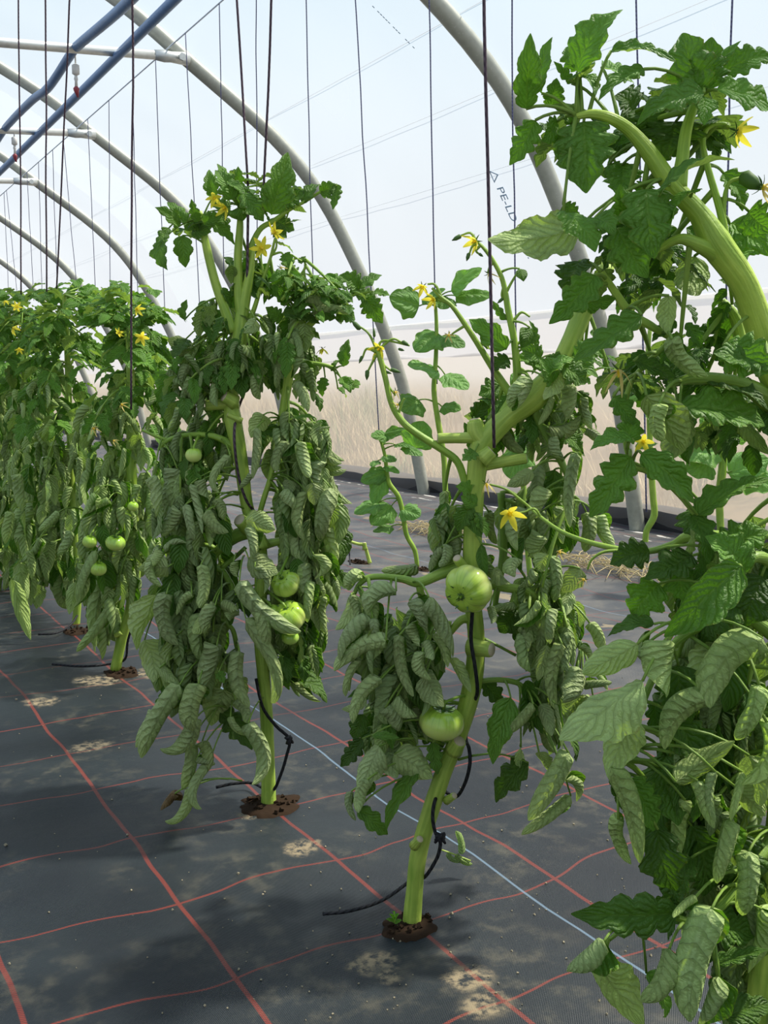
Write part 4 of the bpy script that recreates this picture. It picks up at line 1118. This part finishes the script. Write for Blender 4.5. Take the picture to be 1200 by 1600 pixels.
q_ = Plant.__new__(Plant); q_.__dict__.update(D=1.98, root=w, off=w.location.copy(), rg=random.Random(5), sk=[], n=0, tint=(.9, 1.0, .8))
q_.stem('stem', [gr(690, 1328, .01) if 0 else (690, 1328), (710, 1335), (735, 1345)], [3, 3, 3], 6)
for a in [(722, 1335, 712, 1298, 12), (712, 1336, 738, 1350, 10), (700, 1332, 722, 1346, 9)]: put_leaflet(w, q_.off, 'c', q_.P(a[0], a[1]), q_.P(a[2], a[3]), q_.px(a[4]), 0, q_.tint)
# ================================================================ the tall left plant
p = Plant('tall left tomato plant under two twines, hung with a truss of four green tomatoes', (.961, 2.173, 0), 2.36, seed=8)
p.stem('stem', [(420, 1268), (419, 1200), (417, 1130), (412, 1060), (406, 980), (408, 900), (406, 850), (396, 820), (386, 790), (379, 740), (372, 695), (364, 655), (362, 620), (368, 570), (374, 530), (380, 480), (388, 440), (393, 410), (396, 385)],
       [26, 22, 21, 21, 21, 21, 21, 20, 20, 22, 24, 28, 21, 22, 26, 20, 15, 10, 6], 14, (.88, .95, .8))
p.stem('branch', [(364, 520), (350, 480), (336, 440), (324, 392), (316, 352), (312, 330)], [18, 15, 14, 13, 11, 7], 10, (.95, 1, .85))
p.stem('branch', [(378, 500), (373, 450), (372, 400), (375, 355), (375, 325)], [20, 15, 13, 11, 7], 10, (.85, .92, .75))
p.stem('branch', [(440, 655), (448, 610), (455, 565), (466, 530), (486, 505), (510, 487)], [12, 14, 16, 14, 11, 7], 10, (1, 1.05, .85))
p.stem('branch', [(395, 840), (412, 780), (424, 740), (440, 655)], [10, 9, 9, 11], 8, (.9, 1, .8))
p.stem('branch', [(462, 560), (480, 566), (505, 570), (525, 575)], [9, 7, 6, 4], 8, (.8, .95, .7))
p.stem('branch', [(408, 852), (430, 847), (455, 843), (472, 846)], [18, 13, 12, 9], 8, (.8, .9, .75))
p.stem('branch', [(372, 704), (350, 688), (325, 680), (290, 680), (262, 688), (248, 702)], [14, 11, 9, 8, 7, 5], 8, (.66, .8, .6))
p.stem('branch', [(262, 688), (240, 680), (222, 672)], [6, 5, 4], 6, (.66, .8, .6))
p.stem('branch', [(400, 830), (372, 836), (345, 856), (335, 868), (330, 886), (345, 890), (356, 905), (363, 920), (358, 938), (340, 945), (332, 955)], [22, 22, 16, 12, 11, 11, 10, 10, 10, 9, 7], 8, (.62, .76, .58))
p.stem('branch', [(335, 856), (318, 852), (309, 862), (308, 882)], [8, 8, 8, 6], 6, (.62, .76, .58))
p.stem('branch', [(345, 888), (368, 870), (384, 855)], [9, 8, 7], 6, (.62, .76, .58))
p.stem('branch', [(300, 898), (282, 900), (272, 912), (262, 925), (252, 940)], [8, 8, 8, 7, 5], 6, (.62, .76, .58))
p.stem('branch', [(340, 968), (352, 972), (364, 985), (370, 1010), (374, 1025)], [6, 7, 8, 8, 6], 6, (.6, .74, .56))
p.stem('branch', [(345, 975), (342, 995), (338, 1012)], [6, 7, 6], 6, (.6, .74, .56))
p.stem('branch', [(352, 1062), (362, 1080), (370, 1105)], [8, 8, 5], 6, (.6, .74, .56))
p.stem('branch', [(386, 400), (405, 360), (428, 345), (452, 328), (478, 314), (504, 298), (527, 289)], [10, 9, 8, 6, 5, 4, 3], 8, (.75, .88, .65))
p.stem('branch', [(505, 490), (530, 472), (555, 460), (580, 456)], [9, 7, 5, 3], 8, (.75, .88, .65))
p.stem('branch', [(470, 525), (474, 490), (468, 455), (470, 430)], [9, 8, 6, 4], 8, (.75, .88, .65))
for a in [(366, 630, 322, 634, 17, 0, .0), (362, 626, 350, 619, 20, -.02, -.03), (385, 822, 374, 812, 22, -.02, -.04), (372, 655, 356, 648, 8, -.02), (408, 850, 404, 838, 22, -.02)]: p.stub(*a)
t1 = p.stem('flower_truss', [(372, 560), (385, 515), (398, 480), (410, 440), (422, 405), (430, 372)], [10, 9, 8, 6, 5, 4], 8, (.75, .85, .6), label='flower stalk with two bright yellow flowers')
for a in [(424, 400, 432, 385, 430, 365), (412, 430, 408, 405, 409, 388), (425, 398, 440, 395, 446, 410)]:
    p.stem('flower_stalk', [(a[0], a[1]), (a[2], a[3]), (a[4], a[5])], [4, 3, 3], 6, (.7, .82, .6), skel=False, parent=t1)
p.flower(430, 362, 34, -.06, None, 0, t1); p.flower(408, 387, 36, -.06, None, 0, t1); p.flower(438, 418, 18, -.03, None, 2, t1); p.flower(335, 309, 26, -.04, None, 1, t1); p.flower(352, 324, 30, -.04, None, 1, t1)
p.flower(504, 545, 20, -.03, Vector((0, 0, -1)), 1)
p.stem('branch', [(440, 470), (462, 440), (476, 420), (476, 405)], [6, 5, 4, 3], 6, (.75, .88, .65))
p.stem('branch', [(470, 430), (455, 412), (462, 404), (472, 408)], [3, 3, 3, 2], 6, (.75, .88, .65))
p.tomato(447, 912, 48, -.10, (-.5, -.25, .55), 0, (1.0, 1.03, .95), 'green tomato at the top of the truss of four'); p.tomato(452, 962, 56, -.12, (-.45, -.3, .75), 0, (1, 1.02, .9), 'green tomato half behind a rolled leaf, second in the truss')
p.tomato(424, 956, 28, -.12, (-.2, -.2, 1), 2, (.95, 1.0, .8), 'small green tomato, lower left of the truss', calyx=False); p.tomato(453, 996, 28, -.11, (0, -.1, 1), 2, (.75, .92, .6), 'smallest dark green tomato, bottom of the truss')
p.tomato(303, 711, 26, -.06, (0, 0, 1), 3, (1.05, 1.08, 1.1), 'lone small round pale green tomato on the left side')
p.heroes('''
b 262 886 216 890 34 -.10
c 236 878 252 916 16 -.10
c 257 862 296 849 13 -.08
b 270 856 284 882 34 -.05
c 248 856 229 882 13 -.07
c 254 862 238 884 13 -.08
c 314 882 312 950 21 -.12 .1
c 260 928 278 1008 27 -.12 .1
c 300 928 276 961 14 -.11
c 333 940 314 968 15 -.13
c 336 946 319 992 16 -.14
b 318 962 302 990 26 -.12
b 244 930 214 1016 40 -.08
b 226 1000 240 1066 44 -.06
b 272 996 266 1044 30 -.10
c 339 1008 314 1080 25 -.13
c 374 1018 390 1104 24 -.12
k- 384 966 424 1098 24 -.15
c 397 936 419 1012 22 -.15
c 374 908 470 987 28 -.17 .15
c 385 824 394 874 20 -.14
b 384 812 430 828 36 -.14
b 388 872 434 896 40 -.14
c 398 886 413 928 17 -.16
c 346 940 371 953 15 -.12
c 373 957 358 970 17 -.12
c 365 878 374 902 17 -.10
d 370 930 388 965 36 -.06
c 474 818 473 876 17 -.05
c 500 815 519 890 25 -.06
c 490 866 492 905 24 -.09
c 481 878 475 944 18 -.07
d 522 818 532 884 34 .02
d 526 892 539 920 20 .02
c 510 892 523 918 13 .0
c 517 900 529 932 12 .0
c 487 906 507 930 18 -.05
c 485 918 496 948 15 -.06
c 504 932 510 990 19 -.07
d 450 1056 511 1098 50 .02
c 459 1067 502 1096 13 -.02
c 425 1020 427 1080 12 -.08
f 440 1025 429 1086 11 -.08
f 450 1030 468 1060 22 -.03
f 445 1040 452 1078 18 -.02
c 281 1070 221 1184 29 -.13 .1
c 243 1112 212 1168 15 -.10
f 258 1082 244 1116 20 -.08
c 310 1068 300 1142 32 -.15 .1
k- 306 1122 250 1170 26 -.16
c 297 1160 286 1234 21 -.10
k- 298 1232 258 1283 17 -.11
c! 273 1240 251 1266 17 -.10
c 316 1158 326 1204 17 -.11
k+ 326 1196 315 1264 15 -.11
c 306 1189 336 1194 12 -.12
b 350 1078 330 1134 48 -.06
d 345 1110 394 1172 38 -.03
b 366 1060 374 1110 40 -.02
c 368 1094 388 1130 18 -.09
c 360 1120 388 1148 12 -.10
k- 388 1130 394 1226 24 -.12
f 342 1050 350 1068 14 -.12
b 249 1044 282 1070 20 -.11
c 298 756 317 834 17 -.08
c 290 788 304 844 15 -.08
c 277 732 269 798 23 -.04
c 241 742 243 808 16 -.05
c 282 798 253 838 20 -.07
c 322 798 357 832 17 -.10
c 336 780 349 811 16 -.08
c 318 748 326 782 15 -.07
k+ 360 713 342 768 13 -.08
b 412 648 392 684 30 -.08
c 401 668 395 748 17 -.10
c 393 742 371 764 8 -.10
d 266 708 282 730 28 .0
f 290 730 314 736 17 -.03
c 450 690 433 738 17 -.09
c 466 690 484 746 23 -.10
c 500 720 510 766 30 -.08
c 517 762 500 845 29 -.09
c 479 768 475 844 17 -.09
b 488 754 492 790 28 -.10
c 443 764 457 803 17 -.09
b 452 750 446 775 22 -.08
c 499 678 538 720 14 -.03
c 491 698 534 724 14 -.04
c 502 712 534 730 11 -.03
c 507 733 541 734 10 -.02
c 517 740 550 787 15 .0
c 526 783 530 822 14 .0
d 410 672 458 674 18 -.03
f 454 656 494 654 15 -.04
c 487 675 516 667 8 -.04
c 461 596 481 644 15 -.07
c 470 568 496 612 16 -.06
c 436 556 432 606 12 -.06
c 403 586 406 624 16 -.05
d 491 614 500 644 20 0
c 508 840 516 880 16 .0
c 515 870 505 905 16 .0
f 508 590 504 620 16
f 518 580 542 562 18
f 532 590 548 614 18
f 545 606 562 596 16
f 528 608 540 622 14
f 538 572 545 530 18
f 280 354 242 324 20 -.05
f 290 348 261 316 22 -.05
f 310 346 299 311 14 -.05
f 256 374 262 422 30 -.03
f 285 368 290 418 26 -.03
f 264 356 243 384 15 -.03
f 315 350 346 335 22
f 330 348 367 383 18
f 300 360 330 362 24
s 305 345 290 360 30
f 334 308 327 265 20
f 364 296 339 256 24
f 364 312 336 266 30 -.03
f 370 300 372 260 18
f 355 284 384 310 18 -.04
f 380 302 412 346 28 -.04
f 360 330 330 322 30
f 375 320 400 298 28
s 370 325 380 345 40
f 345 330 352 368 20 .02
f 424 335 450 238 42 -.06
f 420 345 395 325 24
f 430 330 410 290 30
f 430 345 460 360 22
f 440 320 478 300 28
f 474 318 506 288 26
f 500 302 528 290 22
f 527 288 520 328 16
f 446 350 471 344 12
d 424 355 448 372 22
f 434 380 458 396 12
f 445 396 454 430 18
f 560 452 597 430 24
f 584 456 609 462 16
f 571 466 598 505 30
f 560 452 530 430 30
f 555 460 590 470 26
f 510 470 470 455 34
f 530 450 512 430 26
c 478 462 516 473 15 -.05
c 488 490 548 489 18 -.05
d 442 489 500 506 22 -.02
d 462 448 472 486 32 .02
f 500 480 550 470 40
f 525 490 555 500 34
f 460 440 440 425 30 .04
f 470 412 478 400 18
f 445 440 420 460 30 .04
f 478 510 500 530 12
f 440 500 415 480 22
b 400 500 380 520 22 -.05
f 288 500 292 468 18
b 300 545 262 530 28
b 320 560 345 575 28
d 290 530 270 560 30
c 295 570 285 605 14
f 345 450 355 490 24
''')
p.fill([(305, 900, 55, 60, 7, 60, 'ccb', .92, .15, .04), (300, 1010, 50, 50, 6, 56, 'ccb', .94, .14, .02), (475, 900, 40, 60, 6, 56, 'ccb', .92, .14, .04), (470, 990, 35, 45, 4, 52, 'cbf', .92, .10, .03), (480, 780, 40, 55, 7, 56, 'ccb', .92, .15, .04),
        (470, 680, 42, 45, 7, 46, 'ccb', .85, .15, .04), (300, 790, 50, 40, 6, 52, 'ccb', .92, .15, .06), (310, 700, 50, 50, 7, 40, 'ccf', .7, .15, .08), (300, 590, 38, 50, 6, 38, 'cff', .6, .14, .06), (430, 540, 55, 50, 9, 40, 'ccf', .75, .15, .04), (340, 540, 30, 50, 5, 38, 'cff', .7, .12, .04),
        (510, 470, 45, 26, 5, 30, 'ffs', .35, .08, 0), (470, 440, 30, 20, 3, 26, 'ffs', .4, .08, 0), (400, 440, 35, 30, 4, 32, 'ffs', .5, .08, .03)], (.88, .95, .82))
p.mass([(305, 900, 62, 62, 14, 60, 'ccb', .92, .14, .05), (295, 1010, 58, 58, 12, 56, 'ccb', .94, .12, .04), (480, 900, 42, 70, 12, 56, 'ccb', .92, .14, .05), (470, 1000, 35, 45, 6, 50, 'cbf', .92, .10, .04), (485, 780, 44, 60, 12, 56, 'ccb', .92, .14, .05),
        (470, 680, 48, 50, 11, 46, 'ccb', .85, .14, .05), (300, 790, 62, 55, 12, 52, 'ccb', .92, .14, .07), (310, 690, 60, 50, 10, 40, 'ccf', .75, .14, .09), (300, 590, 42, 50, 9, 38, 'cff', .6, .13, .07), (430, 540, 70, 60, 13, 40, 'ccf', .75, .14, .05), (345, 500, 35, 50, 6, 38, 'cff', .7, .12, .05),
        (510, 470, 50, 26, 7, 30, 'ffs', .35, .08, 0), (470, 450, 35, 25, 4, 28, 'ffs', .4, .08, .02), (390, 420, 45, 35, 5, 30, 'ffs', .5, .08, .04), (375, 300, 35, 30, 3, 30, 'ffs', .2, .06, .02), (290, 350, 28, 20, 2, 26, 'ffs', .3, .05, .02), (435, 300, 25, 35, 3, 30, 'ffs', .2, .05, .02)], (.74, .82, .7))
P2 = p
cord('twine', p, [(398, 800, .0), (384, 780, -.04), (372, 740, -.05), (366, 680, -.05), (372, 640, .03), (386, 600, .04), (388, 560, .03), (386, 480, .0), (388, 300, -.02)], 5.5, 'dark twine wound round the upper stem of the tall left plant', (), 'cords tied to the stems', 'rope')
cord('twine', p, [(400, 1060, -.03), (406, 1090, -.04), (414, 1112, -.03), (432, 1135, -.02), (452, 1155, -.02), (448, 1180, -.02), (438, 1212, -.02), (424, 1236, .0), gr(395, 1236, .02), gr(365, 1238), gr(338, 1243)], 6.5, 'black cord knotted beside the stem of the tall left plant, tail on the ground', [(452, 1157, 14)], 'cords tied to the stems')
soil(424, 1258, .075, .065, 'torn hole of dark soil at the foot of the tall left plant', 2)
# ================================================================ the rest of the row, farther off
def row_plant(lab, base, D, seed, stem, w, fills, tint=(.92, 1.0, .82), extra=None, **k):
    p = Plant(lab, base, D, seed=seed, **k); p.tint = tint
    p.stem('stem', stem, w, 10, (.8, .88, .7))
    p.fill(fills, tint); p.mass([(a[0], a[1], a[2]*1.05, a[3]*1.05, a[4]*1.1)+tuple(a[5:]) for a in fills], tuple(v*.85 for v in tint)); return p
p = row_plant('tomato plant with pale green small tomatoes, next beyond the tall left plant', (.965, 3.52, 0), 3.52, 31,
    [(180, 1048), (190, 1000), (205, 945), (212, 880), (208, 800), (205, 720), (205, 640), (203, 560), (200, 490)], [17, 16, 17, 17, 16, 16, 14, 12, 9],
    [(215, 560, 45, 50, 10, 34, 'ffs', .45, .25), (200, 480, 55, 42, 12, 32, 'ffs', .3, .22), (200, 650, 70, 50, 12, 34, 'ffc', .6, .25), (200, 740, 70, 50, 11, 42, 'ccb', .85, .25), (190, 830, 65, 50, 11, 46, 'ccb', .9, .22), (170, 900, 45, 40, 6, 46, 'ccb', .92, .18), (155, 950, 20, 30, 2, 46, 'cb', .92, .1)])
for a in [(205, 800, 180, 790, 152, 800), (205, 830, 180, 845, 160, 870), (212, 870, 235, 862, 250, 850)]: p.stem('branch', [(a[0], a[1]), (a[2], a[3]), (a[4], a[5])], [8, 6, 4], 6, (.7, .82, .6))
for i, a in enumerate([(180, 848, 32, 'largest of the tomatoes on the plant left of the tall one'), (153, 888, 28, 'lowest tomato, left of the stem'), (140, 846, 24, 'leftmost small tomato'), (208, 791, 17, 'tiny green tomato on the stem')]): p.tomato(a[0], a[1], a[2], -.22, (.1, -.3, 1), [1, 0, 2, 3][i], (.85, .95, .72), a[3])
for a in [(196, 905, 208, 912, 9, -.02), (210, 855, 222, 852, 9, -.02), (205, 765, 196, 760, 9, -.02), (186, 990, 180, 994, 8, -.02), (206, 910, 210, 908, 9, -.03)]: p.stub(*a)
for a in [(214, 483, 20, 1), (221, 527, 24, 1), (186, 520, 18, 0), (146, 669, 22, 2), (190, 632, 20, 2), (177, 688, 14, 2)]: p.flower(a[0], a[1], a[2], -.28, None, a[3])
P3 = p
p.heroes('''
c 122 880 116 950 18 -.2
c 150 860 120 940 16 -.22
c 110 830 90 868 14 -.2
c 165 900 150 1010 16 -.1
c 170 950 120 1018 17 -.15
c 92 800 60 830 13 -.2
c 148 770 128 810 14 -.25
c 170 780 130 805 13 -.25
f 205 560 245 580 34 -.2
f 245 600 262 580 30 -.2
b 118 910 108 960 22 -.15
''')
soil(190, 1050, .06, .07, 'soil hole under the plant left of the tall one', 3)
cord('twine', p, [(206, 900, -.02), (214, 930, -.02), (212, 960, -.02), (200, 1000, -.02), (195, 1030, 0), gr(170, 1045), gr(130, 1049), gr(82, 1047)], 5, 'black cord tail on the ground left of the third stem', (), 'cords tied to the stems')
p = row_plant('tomato plant at the left, its hanging leaves nearly touching the ground cover', (1.0, 4.325, 0), 4.24, 32,
    [(118, 985), (122, 920), (118, 850), (112, 760), (108, 640), (104, 520), (100, 460)], [13, 12, 12, 11, 10, 9, 6],
    [(105, 470, 60, 32, 11, 28, 'ffs', .3, .3), (95, 540, 70, 45, 12, 30, 'ffs', .45, .3), (90, 630, 70, 45, 12, 32, 'ffc', .6, .3), (85, 720, 70, 50, 12, 38, 'ccb', .85, .3), (80, 810, 65, 50, 12, 40, 'ccb', .9, .25), (80, 880, 50, 38, 8, 38, 'ccb', .92, .2)])
for a in [(26, 479, 18, 0), (20, 512, 20, 1), (30, 546, 14, 1), (8, 470, 12, 1)]: p.flower(a[0], a[1], a[2], -.3, None, a[3])
p.heroes('''
b 30 880 44 935 24 -.3
b 18 905 48 1000 24 -.35
c 45 860 50 905 14 -.3
c 18 800 8 850 14 -.3
c 62 840 30 880 13 -.3
c 30 740 34 800 14 -.3
''')
soil(122, 988, .06, .07, 'soil hole under the fourth plant of the row', 4)
cord('twine', p, [(122, 960), gr(110, 985), gr(88, 997), gr(60, 999)], 4, 'short black cord tail on the ground under the fourth plant', (), 'cords tied to the stems')
for i, (Y, lab, f) in enumerate([(5.15, 'tomato plant behind the leftmost hanging leaves, fifth of the row', [(40, 480, 62, 32, 12, 24, 'ffs', .3, .3), (30, 560, 60, 50, 12, 28, 'ffs', .5, .3), (20, 660, 55, 55, 12, 32, 'ccf', .8, .3), (15, 770, 50, 60, 12, 34, 'ccb', .9, .3), (20, 860, 40, 45, 8, 32, 'ccb', .9, .3)]),
      (6.0, 'tomato plant at the left edge, mostly behind the nearer plants', [(0, 480, 50, 34, 10, 22, 'ffs', .3, .3), (-5, 570, 45, 50, 9, 26, 'ffs', .5, .3), (-10, 680, 45, 60, 9, 28, 'ccf', .8, .3), (-8, 790, 40, 60, 8, 30, 'ccb', .9, .3)])]):
    D = .96*math.sin(YAW)+Y*math.cos(YAW); q = Vector((.96, Y, 0)); dq = q-CAM; z = dq.dot(FW); bx = CXP+FPX*dq.dot(RT)/z; by = CYP-FPX*dq.dot(UP)/z
    row_plant(lab, q, D, 40+i, [(bx, by), (bx+2, (by+470)/2), (bx, 480)], [10, 9, 6], f)
# ================================================================ cucumber vines on the thin strings
def vine(lab, stem, w, leaves, extra=(), seed=1):
    f = stem[0]; gx, gy = gp(f[0], f[1]); D = gx*math.sin(YAW)+gy*math.cos(YAW)
    p = Plant(lab, (gx, gy, floor_z(gx, gy)), D, 'cucumber vines on the thin strings', seed, 'cucumber_vine', 'vine'); p.tint = (1, 1.05, .9)
    p.stem('stem', stem, w, 8, (.72, .85, .6))
    for ln in leaves:
        x0, y0, x1, y1, ww = ln[:5]; P0, P1 = p.P(x0, y0), p.P(x1, y1, -.05)
        pt = p.petiole(P0, r=.0035, maxlen=.35); P1 = P0+(P1-P0)*1.2; put_leaflet(pt, p.off, 'v', P0, P1, p.px(ww)*1.3, RG.uniform(-.5, .5), rg=p.rg, name='leaf_blade')
    for a in extra: p.flower(*a)
    return p
vine('young cucumber vine zigzagging up from the ground, left of the middle plant', [(652, 886), (648, 860), (635, 835), (629, 800), (622, 775), (608, 755), (604, 735), (602, 715), (597, 695), (592, 682)], [7, 8, 8, 8, 8, 8, 7, 6, 5, 4],
     [(603, 738, 570, 750, 24), (600, 745, 585, 780, 26), (592, 785, 560, 800, 26), (612, 790, 585, 815, 34), (628, 795, 652, 805, 32), (612, 822, 588, 830, 24), (602, 728, 620, 738, 18), (600, 712, 615, 720, 20), (590, 720, 582, 728, 14), (605, 680, 584, 682, 22), (630, 697, 655, 710, 26), (600, 680, 630, 674, 20), (618, 695, 640, 698, 16)], seed=51)
vine('cucumber vine on the string beside the yellow flowers', [(702, 905), (700, 840), (696, 770), (694, 720), (690, 690), (684, 655), (678, 610), (681, 560), (682, 510), (680, 470)], [8, 9, 9, 9, 9, 9, 8, 7, 6, 5],
     [(705, 455, 745, 425, 44), (712, 462, 760, 462, 36), (655, 478, 616, 466, 40), (660, 470, 690, 455, 36), (684, 520, 655, 545, 44), (690, 525, 720, 540, 34), (685, 580, 645, 572, 44), (695, 585, 725, 605, 46), (655, 625, 632, 640, 40), (650, 700, 660, 665, 44), (690, 635, 715, 640, 26), (700, 465, 690, 480, 30)], seed=52)
vine('dark stemmed cucumber vine climbing behind the right side of the middle plant', [(833, 960), (828, 900), (822, 830), (818, 760), (815, 690), (812, 640), (809, 600)], [9, 9, 9, 9, 9, 8, 5],
     [(800, 680, 830, 700, 50), (815, 700, 800, 740, 44), (830, 620, 850, 640, 30), (812, 610, 800, 590, 30)], seed=53)
vine('cucumber vine by the foot of the near arch, half behind the right plant', [(1008, 858), (1010, 830), (1022, 805), (1020, 770), (1016, 700), (1014, 620), (1012, 560), (1016, 510)], [9, 10, 11, 10, 9, 9, 8, 6],
     [(1020, 560, 1050, 545, 40), (1010, 600, 985, 620, 44), (1020, 690, 1000, 700, 30), (1018, 640, 1040, 660, 40)], [(983, 745, 18, 0, None, 1)], seed=54)
vine('bright cucumber vine on the string at the right edge', [(1150, 920), (1130, 860), (1124, 780), (1128, 740), (1130, 700), (1124, 660), (1120, 620)], [10, 11, 12, 13, 12, 9, 6],
     [(1115, 700, 1070, 712, 60), (1110, 720, 1080, 735, 44), (1138, 740, 1190, 720, 60), (1160, 740, 1200, 760, 50), (1108, 680, 1095, 660, 34), (1120, 660, 1100, 640, 34), (1130, 660, 1150, 650, 34), (1145, 690, 1165, 660, 30)], seed=55)
# cut off vine stump with its string
gx, gy = gp(570, 880); D = gx*math.sin(YAW)+gy*math.cos(YAW)
p = Plant('cut and dried vine stump beside a soil hole, left of the young vine', (gx, gy, 0), D, 'cucumber vines on the thin strings', 61, 'vine_stump', 'vine')
p.stem('stem', [(578, 880), (574, 866), (569, 852), (560, 850), (548, 846), (540, 838), (532, 828)], [7, 6, 6, 5, 5, 4, 4], 8, (1.2, 1.15, 1.3))
p.stub(570, 856, 569, 848, 7); 
cord('twine', p, [(550, 842), (547, 850), (546, 865), gr(547, 885, .01)], 3, 'short dark string hanging beside the dried vine stump', (), None)
soil(560, 878, .055, .08, 'soil hole beside the dried vine stump', 5)
soil(660, 890, .05, .07, 'soil hole at the foot of the young cucumber vine', 6)
# straw, pebbles
def straw(x, y, n, L, seed, lab):
    r = random.Random(seed); gx, gy = gp(x, y); b = MB(); c = Vector((gx, gy, floor_z(gx, gy)))
    for _ in range(n):
        a = r.gauss(1.2, .6); d = Vector((math.cos(a), math.sin(a), r.uniform(-.02, .25))).normalized(); q = c+Vector((r.gauss(0, .08), r.gauss(0, .22), .012+r.uniform(0, .04))); l = L*r.uniform(.5, 1.2)
        b.tube([q-d*l*.5, q+Vector((0, 0, .01)), q+d*l*.5-Vector((0, 0, d.z*l*.4))], [.0022, .0025, .0015], 4)
    o = b.build('straw', M['straw']); tag(o, lab, 'straw', None, 'stuff')
straw(672, 832, 90, .35, 1, 'loose dry straw on the ground cover behind the middle plant')
straw(960, 895, 60, .3, 2, 'loose dry straw on the ground cover under the right plant')
straw(900, 882, 40, .25, 3, 'thin scatter of straw right of the middle plant')
b = MB(); r = random.Random(9)
for _ in range(240):
    x, y = gp(r.uniform(0, 1150), r.uniform(1040, 1590)) if _ % 3 else gp(r.uniform(350, 1000), r.uniform(1250, 1590)); s_ = r.uniform(.001, .0028)*(1 if _ % 17 else 1.7)
    b.box((x, y, floor_z(x, y)+s_*.4), s_*1.5, s_*1.2, s_, 0, Matrix.Rotation(r.uniform(0, 3), 3, Vector((r.random(), r.random(), r.random()+.1))))
tag(b.build('grit', M['pebble'], smooth=False), 'pale grit and crumbs scattered over the ground cover', 'grit', None, 'stuff')
